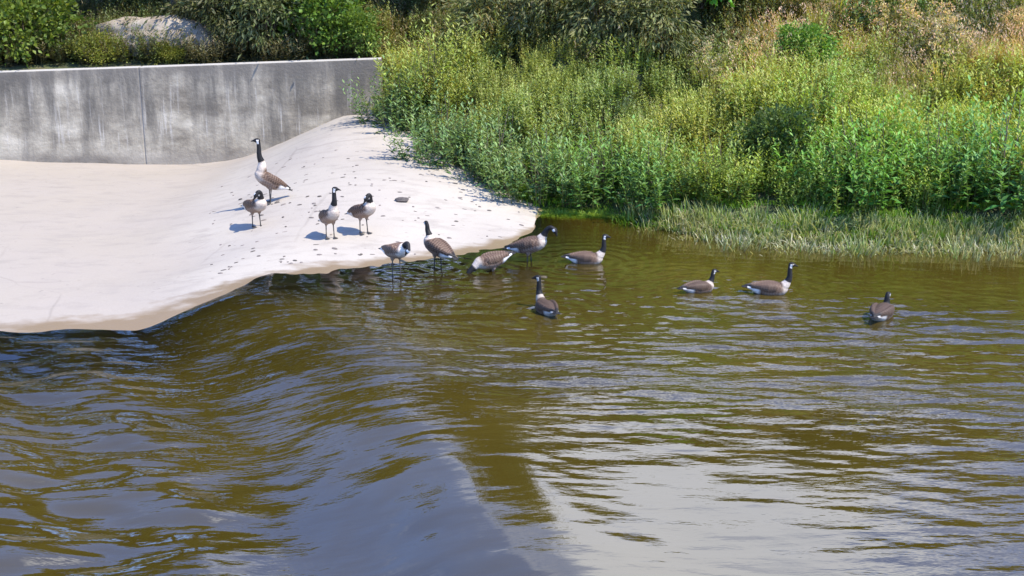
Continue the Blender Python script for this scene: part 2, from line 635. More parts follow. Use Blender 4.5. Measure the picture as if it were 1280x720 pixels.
def water_parts(x, y):
    c0 = crest_q(x, y)
    c = c0 + (.20 * fnoise(x, y, .6, 2, 17.) + .03 * fnoise(x, y, 2.4, 2, 5.)) * sstep(18.8, 16.8, y)
    drop = -0.43 * sstep(-0.35, 1.7, c)
    lip = 0.055 * np.exp(-((c + 0.8) / 0.62) ** 2)
    lip = lip * sstep(18.5, 16, y)
    swell = (0.045 * fnoise(x * .55 + y * .35, y * 1.2, .8, 2, 3.3) + .03 * fnoise(x * .5, y * 1.6 + x * .3, 1.3, 2, 9.)) * sstep(1.0, 3.0, c)
    stand = swell + 0.060 * np.sin((c - 2.0) * 2 * math.pi / 1.9 + 0.7 * fnoise(x, y, .35, 2, 3.)) * sstep(1.5, 3.2, c) * np.exp(-np.maximum(c - 2.4, 0) / 7.5)
    stand = stand * edge_calm(x, y)
    # amplitude of small waves
    pxs, pys = project(x, y, 0 * x)
    band = np.exp(-((pys - (452 + (pxs - 600) * 0.075 + 8 * fnoise(x, y, .4, 2))) / 17.0) ** 2) * sstep(380, 520, pxs)
    band2 = np.exp(-((pys - (375 + (pxs - 880) * 0.10)) / 15.0) ** 2) * sstep(820, 930, pxs) * 0.9
    band3 = np.exp(-((pys - 425) / 14.0) ** 2) * sstep(760, 900, pxs) * sstep(1180, 1090, pxs) * 0.8
    patch = 0.5 + 0.5 * fnoise(x, y, .3, 3, 5.)
    near = sstep(300, 420, pys)
    amp = (0.24 + 0.22 * patch) * (.32 + .68 * sstep(335, 385, pys)) + 0.25 * near + 2.8 * band + 2.8 * band2 + 2.6 * band3
    d_s, _, _ = shore_q(x, y)
    amp = amp * sstep(-0.2, -1.6, d_s) * 0.9 + 0.08
    calm = sstep(500, 590, pys + 25 * fnoise(x, y, .5, 2, 4.)) * sstep(1300, 950, pxs)
    amp = amp * (1 - .74 * calm)
    amp = amp + 0.25 * sstep(0.3, 2.0, c) * (.4 + .6 * sstep(.0, .4, fnoise(x, y, .45, 2, 6.)))
    ring = np.zeros_like(x)
    for i, (gx, gy) in enumerate(swim_xy + wade_xy):
        dx, dy = x - gx, (y - gy)
        r = np.hypot(dx, dy)
        a = 0.008 if i < len(swim_xy) else 0.0035
        ring += a * np.sin(2 * math.pi * r / 0.26 - i) * np.exp(-r / 1.0) * sstep(0.12, 0.35, r)
    return drop + lip + stand, amp, ring, c


def water_z(x, y):
    bz_, amp, ring, c = water_parts(x, y)
    w = waves(x, y, 0) * 0.0042 + waves(x, y, 1) * 0.0042
    w = w * (1 - .65 * sstep(-.2, .4, c) * sstep(2.4, 1.5, c))
    return bz_ + ring + w * np.minimum(amp, 1.6) + chop(x, y) * .0062 * sstep(.9, 3.4, c) * (.08 + .92 * edge_calm(x, y)), np.minimum(amp, 1.9)


# ground sheet
def build_ground():
    xs = np.concatenate([np.linspace(-400, -34, 14), np.linspace(-32, 32, 257), np.linspace(34, 400, 14)])
    ys = np.concatenate([np.linspace(-300, -2, 14), np.linspace(0, 12, 13), np.linspace(12.5, 60, 191), np.linspace(64, 700, 20)])
    X, Y = np.meshgrid(xs, ys)
    Z = ground(X, Y)
    V = np.stack([X.ravel(), Y.ravel(), Z.ravel()], 1)
    me = mesh_np('ground', V, None, None, M_SOIL, True, quads=grid_faces(len(xs), len(ys)))
    o = obj('ground', me)
    tag(o, kind='structure')


build_ground()


def build_apron():
    xs = np.linspace(-30, 3.0, 331); ys = np.linspace(13, 34.2, 213)
    X, Y = np.meshgrid(xs, ys)
    Z = conc(X, Y)
    # inside the wall the sheet simply runs on flat
    yw = wall_y(X)
    zb = np.interp(X, bx[::1], bz)
    Z = np.where(Y > yw, zb, Z)
    Z = Z + 0.012 * fnoise(X, Y, 1.1, 3) + 0.004 * fnoise(X, Y, 5, 2)
    s, _, _ = shore_q(X, Y)
    V = np.stack([X.ravel(), Y.ravel(), Z.ravel()], 1)
    F = grid_faces(len(xs), len(ys))
    sf = s.ravel()[F].max(1)
    F = F[sf < 0.30]
    used = np.unique(F)
    mp_ = np.full(len(V), -1); mp_[used] = np.arange(len(used))
    V2 = V[used]; F2 = mp_[F]
    me = mesh_np('spillway', V2, None, None, M_APRON, True, quads=F2)
    wz, _, _, _ = water_parts(V2[:, 0], V2[:, 1])
    wl_ = np.array([at(a_, b_, c_)[:2] for a_, b_, c_ in [(0, 425, -.46), (80, 421, -.455), (150, 415, -.44), (205, 405, -.38), (240, 388, -.26), (270, 371, -.13), (310, 356, -.05), (360, 346, 0), (420, 338, 0), (490, 330, 0), (550, 322, 0), (600, 313, 0), (640, 302, 0), (668, 288, 0), (675, 262, 0)]])
    wl_[:, 0] = np.maximum.accumulate(wl_[:, 0])
    dl_ = V2[:, 1] - np.interp(V2[:, 0], wl_[:, 0], wl_[:, 1])
    wet = 0.74 - dl_ * np.where(V2[:, 0] < -4.5, .40, .62) + .12 * fnoise(V2[:, 0], V2[:, 1], 1.6, 3, 4.)
    a = me.attributes.new('wet', 'FLOAT', 'POINT'); a.data.foreach_set('value', np.clip(wet, 0, 1).astype(np.float32))
    floor_shade = sstep(-0.05, -0.32, V2[:, 2])  # mask of the painted shading, growing towards the low floor
    a = me.attributes.new('flat', 'FLOAT', 'POINT'); a.data.foreach_set('value', floor_shade.astype(np.float32))
    o = obj('spillway', me)
    md = o.modifiers.new('thickness', 'SOLIDIFY'); md.thickness = 0.25; md.offset = -1
    tag(o, 'pale concrete spillway hump and flat floor where the geese stand', 'spillway', kind='structure')


build_apron()


def build_water():
    def sheet(name, xs, ys, skip=None):
        X, Y = np.meshgrid(xs, ys)
        Z, amp = water_z(X, Y)
        V = np.stack([X.ravel(), Y.ravel(), Z.ravel()], 1)
        F = grid_faces(len(xs), len(ys))
        if skip is not None:
            cx = V[F].mean(1)
            F = F[~skip(cx[:, 0], cx[:, 1])]
        s, _, _ = shore_q(V[:, 0], V[:, 1])
        F = F[s[F].min(1) < 0.6]
        used = np.unique(F); m = np.full(len(V), -1); m[used] = np.arange(len(used))
        V2 = V[used]
        bed = np.where((V2[:, 0] < 3) & (V2[:, 1] > 13) & (V2[:, 1] < 32.2), conc(V2[:, 0], V2[:, 1]), -1.6)
        bed = np.maximum(bed, ground(V2[:, 0], V2[:, 1]))
        dep = np.clip(V2[:, 2] - bed, 0, 3)
        me = mesh_np(name, V2, None, None, M_WATER, True, quads=m[F])
        a = me.attributes.new('depth', 'FLOAT', 'POINT'); a.data.foreach_set('value', dep.astype(np.float32))
        a = me.attributes.new('ripple', 'FLOAT', 'POINT'); a.data.foreach_set('value', amp.ravel()[used].astype(np.float32))
        return me
    xs = np.concatenate([[-400, -200, -100, -60, -40, -28, -20], np.linspace(-15, -9, 60)[:-1], np.linspace(-9, 10, 560), np.linspace(10, 16, 60)[1:], [20, 28, 40, 60, 100, 200, 400]])
    ys = np.concatenate([[-300, -150, -80, -40, -20, -8, 0, 4, 6, 8], np.linspace(9, 28.4, 640), [28.8, 29.4, 30]])
    me = sheet('river_water', xs, ys, lambda x, y: (y > 24.5) & (x < -1))
    o = obj('river_water', me)
    tag(o, 'rippled olive brown river pouring over the low weir', 'water', kind='structure')


build_water()

# ------------------------------------------------------------------ the wall
top_px = [(-200, 97), (0, 90), (120, 86), (240, 82), (360, 78), (475, 73.5)]
tops = np.array([wall_pt(*p) for p in top_px])


def wall_top(x):
    return np.interp(x, tops[:, 0], tops[:, 2])


def box_mesh(name, corners_bottom, corners_top, mat, bev=0.02):
    me = bpy.data.meshes.new(name)
    v = list(corners_bottom) + list(corners_top)
    f = [(0, 3, 2, 1), (4, 5, 6, 7), (0, 1, 5, 4), (1, 2, 6, 5), (2, 3, 7, 6), (3, 0, 4, 7)]
    me.from_pydata([tuple(q) for q in v], [], f)
    me.materials.append(mat)
    me.update()
    return me


xj1 = wall_pt(178, 150)[0]
xj2 = wall_pt(376, 150)[0]
xend = wall_pt(477, 110)[0]
wall = empty('retaining_wall', (xj1, wall_y(xj1), -.4))
tag(wall, 'long streaked grey concrete retaining wall behind the pale spillway', 'wall')
joints = [-60, -46, -32, -22, xj1 - 7.2, xj1, xend]
for i in range(len(joints) - 1):
    x0, x1 = joints[i] + 0.006, joints[i + 1] - 0.006
    T = 0.38
    cb = [(x0, wall_y(x0), -1.3), (x1, wall_y(x1), -1.3), (x1, wall_y(x1) + T, -1.3), (x0, wall_y(x0) + T, -1.3)]
    ct = [(x0, wall_y(x0), wall_top(x0)), (x1, wall_y(x1), wall_top(x1)), (x1, wall_y(x1) + T, wall_top(x1)), (x0, wall_y(x0) + T, wall_top(x0))]
    wl = np.array(wall.location)
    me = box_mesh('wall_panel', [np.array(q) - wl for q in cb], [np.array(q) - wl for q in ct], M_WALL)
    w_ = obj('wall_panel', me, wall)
    md = w_.modifiers.new('bevel', 'BEVEL'); md.width = 0.025; md.segments = 2
M_JOINT, n, o = new_mat('joint_filler')
b = NB(n)
p = b.node('BsdfPrincipled', Roughness=0.95)
b.put(p.inputs['Base Color'], b.ramp(b.noise(b.node('NewGeometry').outputs['Position'], 8, 3), [(0.3, (0.2, 0.19, 0.17)), (0.7, (0.3, 0.28, 0.26))]))
n.links.new(p.outputs[0], o.inputs[0])
for xj in joints[1:-1]:
    a, c = xj - .02, xj + .02
    cb = [(a, wall_y(a) + .015, -1.2), (c, wall_y(c) + .015, -1.2), (c, wall_y(c) + .3, -1.2), (a, wall_y(a) + .3, -1.2)]
    ct = [(q[0], q[1], wall_top(xj) - .03) for q in cb]
    obj('joint_filler', box_mesh('joint_filler', [np.array(q) - wl for q in cb], [np.array(q) - wl for q in ct], M_JOINT), wall)


# ------------------------------------------------------------------ plants
def leaves(base, d, side, L, Wd, cols):
    """ folded two-triangle leaves; returns verts, tris, colours """
    n = len(base)
    d = d / (np.linalg.norm(d, axis=1, keepdims=True) + 1e-9)
    side = side - d * (side * d).sum(1, keepdims=True)
    side /= (np.linalg.norm(side, axis=1, keepdims=True) + 1e-9)
    nrm = np.cross(d, side)
    L = L[:, None]; Wd = Wd[:, None]
    p0 = base
    p1 = base + d * L * 0.42 + side * Wd * 0.5 + nrm * Wd * 0.12
    p2 = base + d * L * 0.42 - side * Wd * 0.5 + nrm * Wd * 0.12
    p3 = base + d * L - nrm * L * 0.12
    V = np.stack([p0, p1, p2, p3], 1).reshape(-1, 3)
    i = np.arange(n)[:, None] * 4
    T = np.concatenate([i + np.array([[0, 1, 3]]), i + np.array([[0, 3, 2]])], 1).reshape(-1, 3)
    C = np.repeat(cols, 4, axis=0)
    return V, T, C


def blades(base, d, side, L, Wd, bend, cols, tipcols):
    """ narrow arching blades of three pieces """
    d = d / (np.linalg.norm(d, axis=1, keepdims=True) + 1e-9)
    L = L[:, None]; Wd = Wd[:, None]; bend = bend[:, None]
    out = d.copy(); out[:, 2] = 0
    out /= (np.linalg.norm(out, axis=1, keepdims=True) + 1e-9)
    P = []
    for t in (0, .4, .75, 1.0):
        c = base + d * L * t + out * bend * L * t * t - np.array([0, 0, 1]) * bend * L * .6 * t ** 3
        w = Wd * (1 - t) ** 0.6 * .5 if t < 1 else 0
        if t < 1:
            P += [c + side * w, c - side * w]
        else:
            P += [c]
    n = len(base)
    V = np.stack(P, 1).reshape(-1, 3)
    i = np.arange(n)[:, None] * 7
    tt = np.array([[0, 1, 3], [0, 3, 2], [2, 3, 5], [2, 5, 4], [4, 5, 6]])
    T = (i[:, None, :] + tt[None]).reshape(-1, 3)
    cc = np.stack([cols] * 4 + [(cols + tipcols) / 2] * 2 + [tipcols], 1).reshape(-1, 3)
    return V, T, cc


def join(parts):
    V, T, C = [], [], []
    k = 0
    for v, t, c in parts:
        V.append(v); T.append(t + k); C.append(c); k += len(v)
    return np.concatenate(V), np.concatenate(T), np.concatenate(C)


def rnd_dir(r, n, up=0.0):
    v = r.normal(size=(n, 3)); v /= np.linalg.norm(v, axis=1, keepdims=True)
    v[:, 2] += up
    return v


def jitter_col(r, c, n, amt=0.15):
    c = np.array(c)[None, :] * (1 + r.normal(0, amt, (n, 1)))
    c = c * (1 + r.normal(0, 0.07, (n, 3)))
    return np.clip(c, 0.004, 0.9)


def herb(seed, ns=26, H=1.25, spread=.42, nl=18, ll=.10, lw=.028, col=(.12, .20, .035), tip=(.26, .32, .08), top=None, lean=.18):
    """ clump of upright leafy stems """
    r = np.random.default_rng(seed)
    parts = []
    ang = r.uniform(0, 6.283, ns); rad = spread * np.sqrt(r.uniform(0, 1, ns))
    bx_ = np.stack([rad * np.cos(ang), rad * np.sin(ang), np.zeros(ns)], 1)
    hh = H * r.uniform(.55, 1.05, ns)
    ln = np.stack([np.cos(ang) * lean * r.uniform(.2, 1.4, ns) + r.normal(0, .06, ns), np.sin(ang) * lean * r.uniform(.2, 1.4, ns) + r.normal(0, .06, ns), np.ones(ns)], 1)
    sd_ = np.stack([np.cos(ang + 1.3), np.sin(ang + 1.3), np.zeros(ns)], 1)
    parts.append(blades(bx_, ln, sd_, hh, np.full(ns, .014), np.full(ns, .03), jitter_col(r, (.13, .12, .05), ns), jitter_col(r, tip, ns)))
    t = np.tile(np.linspace(.12, 1.0, nl), ns) + r.normal(0, .02, ns * nl)
    si = np.repeat(np.arange(ns), nl)
    d = ln / np.linalg.norm(ln, axis=1, keepdims=True)
    pos = bx_[si] + d[si] * (hh[si] * t)[:, None]
    a = r.uniform(0, 6.283, ns * nl)
    ld = np.stack([np.cos(a), np.sin(a), .25 + .9 * t ** 2 + r.normal(0, .25, ns * nl)], 1)
    sd2 = np.stack([-np.sin(a), np.cos(a), r.normal(0, .3, ns * nl)], 1)
    sc = (1.15 - .6 * t) * r.uniform(.7, 1.25, ns * nl)
    cc = jitter_col(r, col, ns * nl) * (1 - t[:, None] ** 2 * .85) + jitter_col(r, tip, ns * nl) * (t[:, None] ** 2 * .85)
    parts.append(leaves(pos, ld, sd2, ll * sc, lw * sc, np.clip(cc, .004, .9)))
    if top is not None:      # flower or seed heads
        nt_ = 16
        sel = np.repeat(np.arange(ns), nt_)
        pp = bx_[sel] + d[sel] * hh[sel][:, None] + r.normal(0, 1, (len(sel), 3)) * np.array([.045, .045, .03])
        parts.append(leaves(pp, rnd_dir(r, len(sel), .6), rnd_dir(r, len(sel)), np.full(len(sel), .05), np.full(len(sel), .028), jitter_col(r, top, len(sel))))
    return join(parts)


def grass(seed, n=90, H=.9, spread=.35, w=.014, bend=.3, col=(.17, .21, .045), tip=(.42, .38, .14), lean=.3, head=None):
    r = np.random.default_rng(seed)
    ang = r.uniform(0, 6.283, n); rad = spread * np.sqrt(r.uniform(0, 1, n))
    base = np.stack([rad * np.cos(ang), rad * np.sin(ang), np.zeros(n)], 1)
    a2 = ang + r.normal(0, .7, n)
    d = np.stack([np.cos(a2) * lean * r.uniform(0, 1.2, n), np.sin(a2) * lean * r.uniform(0, 1.2, n), np.ones(n)], 1)
    sd_ = np.stack([-np.sin(a2), np.cos(a2), np.zeros(n)], 1)
    L = H * r.uniform(.45, 1.05, n)
    parts = [blades(base, d, sd_, L, np.full(n, w) * r.uniform(.7, 1.3, n), bend * r.uniform(.2, 1.3, n), jitter_col(r, col, n), jitter_col(r, tip, n))]
    if head is not None:
        k = n // 4
        nh = 7
        dd = d[:k] / np.linalg.norm(d[:k], axis=1, keepdims=True)
        tp = base[:k] + dd * L[:k, None] * .98
        s2 = np.repeat(np.arange(k), nh)
        pp = tp[s2] + r.normal(0, .025, (k * nh, 3)) + np.array([0, 0, 1]) * r.uniform(-.12, .03, (k * nh, 1))
        parts.append(leaves(pp, rnd_dir(r, k * nh, 1.2), rnd_dir(r, k * nh), np.full(k * nh, .06), np.full(k * nh, .016), jitter_col(r, head, k * nh)))
    return join(parts)


def crown(seed, R=(1., 1., .8), clumps=60, per=70, csize=.28, ll=.09, lw=.05, col=(.06, .10, .02), tip=(.13, .17, .04), cz=0., droop=-.1, inner=.25):
    """ foliage volume made of leaf clumps, open between them """
    r = np.random.default_rng(seed)
    R = np.array(R)
    c = r.normal(size=(clumps, 3)); c /= np.linalg.norm(c, axis=1, keepdims=True)
    c *= (r.uniform(inner, 1, (clumps, 1)) ** .5)
    c[:, 2] = np.where(c[:, 2] < -.55, -c[:, 2], c[:, 2])
    c += fnoise(c[:, 0] * 3, c[:, 1] * 3 + c[:, 2], 1.0, 2)[:, None] * .12
    c *= 1 + .3 * fnoise(c[:, 0:1] * 2.3 + c[:, 2:3], c[:, 1:2] * 2.3 - c[:, 2:3], 1.0, 2, seed * .37)
    cen = c * R + np.array([0, 0, cz])
    si = np.repeat(np.arange(clumps), per)
    cs = csize * r.uniform(.6, 1.4, clumps)
    off = r.normal(size=(len(si), 3)) * .5
    pos = cen[si] + off * cs[si][:, None] * np.array([1, 1, .75])
    out = (c[si] + off * .6)
    d = out + rnd_dir(r, len(si)) * .9 + np.array([0, 0, droop])
    f = r.uniform(0, 1, clumps)[si][:, None] * .7 + r.uniform(0, .3, (len(si), 1))
    cc = jitter_col(r, col, len(si)) * (1 - f) + jitter_col(r, tip, len(si)) * f
    sc = r.uniform(.6, 1.25, len(si))
    return leaves(pos, d, rnd_dir(r, len(si)), ll * sc, lw * sc, np.clip(cc, .004, .9)), cen


def tube(p0, p1, r0, r1, k=6, bendv=(0, 0, 0), seg=4):
    p0, p1 = np.array(p0, float), np.array(p1, float)
    V, T = [], []
    ax = (p1 - p0) / np.linalg.norm(p1 - p0)
    u = np.cross(ax, [0.3, .9, .2]); u /= np.linalg.norm(u); w = np.cross(ax, u)
    for j in range(seg + 1):
        t = j / seg
        c = p0 + (p1 - p0) * t + np.array(bendv) * math.sin(math.pi * t)
        rr = r0 + (r1 - r0) * t
        for i in range(k):
            a = 6.28318 * i / k
            V.append(c + (u * math.cos(a) + w * math.sin(a)) * rr)
    for j in range(seg):
        for i in range(k):
            a, b_ = j * k + i, j * k + (i + 1) % k
            T += [(a, b_, b_ + k), (a, b_ + k, a + k)]
    V = np.array(V); T = np.array(T)
    return V, T, np.full((len(V), 3), .1)


def limbs(cen, z0, r0, seed, frac=.5, trunk_top=None):
    r = np.random.default_rng(seed)
    parts = []
    tt = np.array(trunk_top if trunk_top is not None else (0, 0, z0))
    if trunk_top is not None:
        parts.append(tube((0, 0, -.3), tt, r0, r0 * .55, 9, (r.normal(0, .12), r.normal(0, .12), 0), 6))
    for c in cen[r.uniform(0, 1, len(cen)) < frac]:
        s = tt * r.uniform(.55, 1.0) if trunk_top is not None else np.array([r.normal(0, .08), r.normal(0, .08), -.1])
        parts.append(tube(s, c, r0 * .28, r0 * .05, 5, r.normal(0, .08, 3), 3))
    return join(parts)


TINT1 = (1.0, 1.0, 1.0)


def make_bush(name, label, kind, loc, s=1.0, tint=TINT1, rz=None, cat='bush', group=None, squash=1.0):
    fol, st = BUSH[kind]
    root = empty(name, loc, random.uniform(0, 6.28) if rz is None else rz)
    root.scale = (s, s, s * squash)
    f = obj('foliage', fol, root)
    f['tint'] = tint
    g = obj('stem', st, root)
    tag(root, label, cat, group)
    return root


BUSH = {}
def shoots(seed, R, H, ns, **kw):
    """ bushy mass of upright leafy shoots, tall in the middle """
    r = np.random.default_rng(seed)
    ps = []
    for q in range(9):
        a = q * 2.4; rr = R * math.sqrt(q / 9.0)
        v, t, c = herb(seed * 10 + q, ns=ns, H=H * (1.05 - .45 * rr / R) * r.uniform(.85, 1.1), spread=.34 * R, lean=.25, **kw)
        v = v + np.array([rr * math.cos(a), rr * math.sin(a), 0])
        v[:, 0] += v[:, 2] * .35 * rr * math.cos(a); v[:, 1] += v[:, 2] * .35 * rr * math.sin(a)
        ps.append((v, t, c))
    return join(ps)


_, cen = crown(31, (.6, .6, .75), 60, 2, cz=.45)
BUSH['grey_shrub'] = (mesh_np('foliage', *shoots(3, .75, 1.3, 15, nl=16, ll=.13, lw=.046, col=(.12, .20, .065), tip=(.30, .40, .15)), M_LEAF), mesh_np('stem', *limbs(cen, 0, .05, 1), M_BARK))
BUSH['yellow_shrub'] = (mesh_np('foliage', *shoots(4, .7, 1.6, 16, nl=17, ll=.13, lw=.04, col=(.20, .27, .05), tip=(.42, .48, .14)), M_LEAF), mesh_np('stem', *limbs(cen, 0, .05, 2), M_BARK))
(vf, tf, cf), cen = crown(33, (1.15, 1.15, .95), 75, 60, .32, .13, .085, (.07, .125, .025), (.19, .28, .06), .75, -.2)
BUSH['dark_shrub'] = (mesh_np('foliage', vf, tf, cf, M_LEAF), mesh_np('stem', *limbs(cen, 0, .07, 3), M_BARK))
(vf, tf, cf), cen = crown(34, (1.0, 1.0, .55), 90, 80, .28, .075, .05, (.14, .17, .03), (.30, .30, .06), .35, .2)
BUSH['bramble'] = (mesh_np('foliage', vf, tf, cf, M_LEAF), mesh_np('stem', *limbs(cen, 0, .04, 4), M_BARK))
(vf, tf, cf), cen = crown(35, (1.25, 1.25, 1.0), 75, 60, .36, .19, .055, (.06, .085, .025), (.24, .26, .12), .85, -.9)
BUSH['drooping_shrub'] = (mesh_np('foliage', vf, tf, cf, M_LEAF), mesh_np('stem', *limbs(cen, 0, .07, 5, .7), M_BARK))

TREE = {}
for k, (sd_, R_, zc, col, tip) in enumerate([(51, (2.0, 2.0, 2.4), 4.2, (.035, .065, .016), (.09, .13, .03)), (52, (2.6, 2.4, 2.0), 4.0, (.05, .085, .018), (.13, .17, .035)), (53, (1.7, 1.7, 2.8), 4.6, (.06, .09, .03), (.15, .18, .07))]):
    (vf, tf, cf), cen = crown(sd_, R_, 260, 95, .62, .17, .095, col, tip, zc, -.3, .08)
    TREE[k] = (mesh_np('crown', vf, tf, cf, M_LEAF), mesh_np('trunk', *limbs(cen, 0, .17, sd_, .16, (0, 0, zc)), M_BARK))


def make_tree(label, k, loc, s=1.0, tint=TINT1):
    root = empty('tree', loc, random.uniform(0, 6.28))
    root.scale = (s, s, s)
    f = obj('crown', TREE[k][0], root); f['tint'] = tint
    obj('trunk', TREE[k][1], root)
    tag(root, label, 'tree', 'trees along the top of the bank')


def on_ground(px, py):
    return hit(px, py, lambda x, y: float(ground(np.array(x), np.array(y))), 18, 75)


def gz(x, y, dz=-0.05):
    return (x, y, float(ground(np.array(x), np.array(y))) + dz)


# --- named shrubs, each at its own place
for args in [
    ('bush', 'pale yellow-green tall bush rising just past the end of the wall', 'yellow_shrub', (548, 132), 1.6, (1.0, 1.0, .9)),
    ('bush', 'grey-green shrub hiding the right end of the wall', 'grey_shrub', (510, 162), 1.45, (.85, .9, .9)),
    ('bush', 'dark-shaded grey-green shrub second along the spillway edge from the wall', 'grey_shrub', (562, 198), 1.35, (.8, .9, .9)),
    ('bush', 'silvery green shrub midway along the right edge of the spillway', 'grey_shrub', (622, 222), 1.35, (.95, 1.0, 1.0)),
    ('bush', 'grey-green shrub above the point where spillway meets water', 'grey_shrub', (685, 240), 1.3, (.95, 1.0, .95)),
    ('bush', 'bright green shrub above the pale shallow weed patch at the bank foot', 'grey_shrub', (752, 243), 1.4, (.9, 1.1, .75)),
    ('bush', 'leafy green shrub at the left end of the reed fringe', 'grey_shrub', (822, 247), 1.3, (.85, 1.05, .7)),
    ('bush', 'olive shrub behind the reed fringe, left of the dark one', 'grey_shrub', (898, 238), 1.1, (1.1, 1.05, .6)),
    ('bush', 'dark green shrub under pinkish brown flower heads in mid bank', 'dark_shrub', (965, 205), .7, (.7, .7, .8)),
    ('bush', 'round fresh green bush above the gap in the reeds', 'grey_shrub', (1080, 240), 1.55, (.8, 1.15, .55)),
    ('bush', 'broad blue-green bush near the right edge above the reeds', 'grey_shrub', (1245, 246), 1.8, (.75, 1.05, .75)),
    ('bush', 'leafy green bush between two larger bushes above the reeds', 'grey_shrub', (1165, 232), 1.4, (.85, 1.1, .7)),
    ('bush', 'yellow-green sunlit bush halfway up the bank beside the dark shrub', 'yellow_shrub', (1020, 160), 1.15, (.85, 1.05, .8)),
    ('bush', 'small deep green bush in the middle of the tan grasses', 'dark_shrub', (1005, 90), .55, (1.1, 1.3, .9)),
]:
    n_, lab, kd, (px, py), s, tn = args
    make_bush(n_, lab, kd, tuple(on_ground(px, py) - np.array([0, 0, .1])), s, tn, group='shrubs on the river bank')

# --- behind the wall
for lab, kd, x, dy, s, tn in [
    ('deep green leafy bush behind the far left end of the wall in view', 'dark_shrub', -14.6, 1.6, 1.25, (.8, .85, .7)),
    ('olive green bush behind the wall left of the yellowish bramble', 'dark_shrub', -12.6, 1.3, 1.1, (1.05, .95, .6)),
    ('low yellow-green bramble in front of the left side of the pale rock', 'bramble', -10.6, 1.1, .72, (1.0, 1.0, .8)),
    ('small yellow-green bramble in front of the right side of the rock', 'bramble', -8.7, 1.05, .55, (.85, .85, .7)),
    ('dark brownish bush behind the wall right of the pale rock', 'drooping_shrub', -7.6, 1.9, 1.05, (.7, .65, .6)),
    ('dark green drooping bush behind the middle of the wall', 'drooping_shrub', -6.4, 1.5, 1.0, (.8, .85, .75)),
    ('bright mid green bush behind the wall near its right end', 'dark_shrub', -5.0, 1.7, 1.1, (1.0, 1.1, .8)),
    ('small olive bush on the wall top close to the yellow-green tall bush', 'dark_shrub', -4.2, 1.2, .7, (1.1, 1.1, .9)),
]:
    make_bush('bush', lab, kd, gz(x, wall_y(x) + dy), s, tn, group='bushes behind the wall')
for i, (x, dy, k) in enumerate([(-17.5, 2.5, 'dark_shrub'), (-20.5, 2.0, 'drooping_shrub'), (-24, 2.6, 'dark_shrub')]):
    make_bush('bush', ['broad dark bush behind the wall just outside the left edge', 'drooping dark bush beyond the left end of the view', 'farthest left dark bush behind the wall'][i], k, gz(x, wall_y(x) + dy), 1.4, group='bushes behind the wall')

# upper bank shrubs (drooping brownish leaves), top of the photo
for lab, px, py, s, tn, kd in [
    ('brownish drooping shrub at top of bank right of the yellow-green bush', 620, 60, .85, (1.05, 1.0, .85), 'drooping_shrub'),
    ('dark drooping shrub at top centre of the bank', 690, 48, .85, (1.1, 1.0, .9), 'drooping_shrub'),
    ('brown-tinged shrub with hanging leaves right of top centre', 760, 50, .85, (1.15, 1.05, .85), 'drooping_shrub'),
    ('dusky shrub with hanging leaves left of the fresh green sapling', 820, 62, .75, (1.2, 1.1, .9), 'drooping_shrub'),
    ('fresh green sapling bush at the top edge right of centre', 870, 40, 1.25, (1.3, 2.0, .9), 'dark_shrub'),
    ('grey-green willowy bush at the top edge of the tan slope', 1080, 26, 1.4, (.8, .95, .9), 'grey_shrub'),
    ('dull green bush at the top edge near the right corner', 1160, 20, 1.3, (.9, .9, .7), 'grey_shrub'),
    ('yellowish bush in the top right corner of the bank', 1250, 28, 1.3, (.8, .8, .7), 'yellow_shrub'),
]:
    make_bush('bush', lab, kd, tuple(on_ground(px, py) - np.array([0, 0, .15])), s, tn, group='shrubs at the top of the bank')

tree_spots = []
TL = ['dark tree standing behind the left part of the wall', 'tall dense tree behind the pale rock', 'slim dark tree behind the middle of the wall', 'broad leafy tree behind the right end of the wall',
      'bushy tree above the yellow-green tall bush', 'dense tree behind the drooping shrubs at top centre', 'wide tree behind the fresh green sapling bush', 'paler tree above the tan slope',
      'broad tree above the willowy bush', 'slim tree behind the top right corner']
for i, (x, y, k, s) in enumerate([(-15.5, 36.6, 0, 1.35), (-12.2, 38.0, 1, 1.45), (-9.6, 36.8, 2, 1.3), (-6.8, 37.4, 1, 1.2), (-3.2, 39.0, 0, 1.0), (-.2, 38.6, 1, .85), (3.2, 38.2, 0, .78), (6.8, 37.6, 2, .72), (10.2, 37.2, 1, .85), (13.6, 36.4, 2, .9)]):
    make_tree(TL[i], k, gz(x, y), s, (.85, .85, .8))
for i, (x, y, k, s) in enumerate([(-14, 41.5, 1, 1.5), (-11, 42, 0, 1.5), (-8, 41, 1, 1.35), (-5, 41.5, 0, 1.2), (-1.8, 42, 1, 1.0), (1.4, 42, 0, .92), (4.8, 41.5, 1, .92), (8.4, 41, 0, 1.0), (11.8, 41, 1, 1.12), (15.5, 40, 0, 1.3), (-1.0, 36.2, 2, 1.35)]):
    make_tree('tall tree of the wood crowning the far bank above the picture', k, gz(x, y), s, (.8, .8, .75))
for i, (x, y, k, s, lab) in enumerate([(-20, 37.5, 1, 1.3, 'first tree beyond the left edge of the view'), (-25.5, 39, 0, 1.3, 'second tree beyond the left edge of the view'), (-32, 38, 1, 1.3, 'third tree beyond the left edge of the view'),
                                       (17.5, 35.5, 1, .7, 'first tree beyond the right edge of the view'), (22, 35, 0, .7, 'second tree beyond the right edge of the view')]):
    make_tree(lab, k, gz(x, y), s)
wood_pts = []


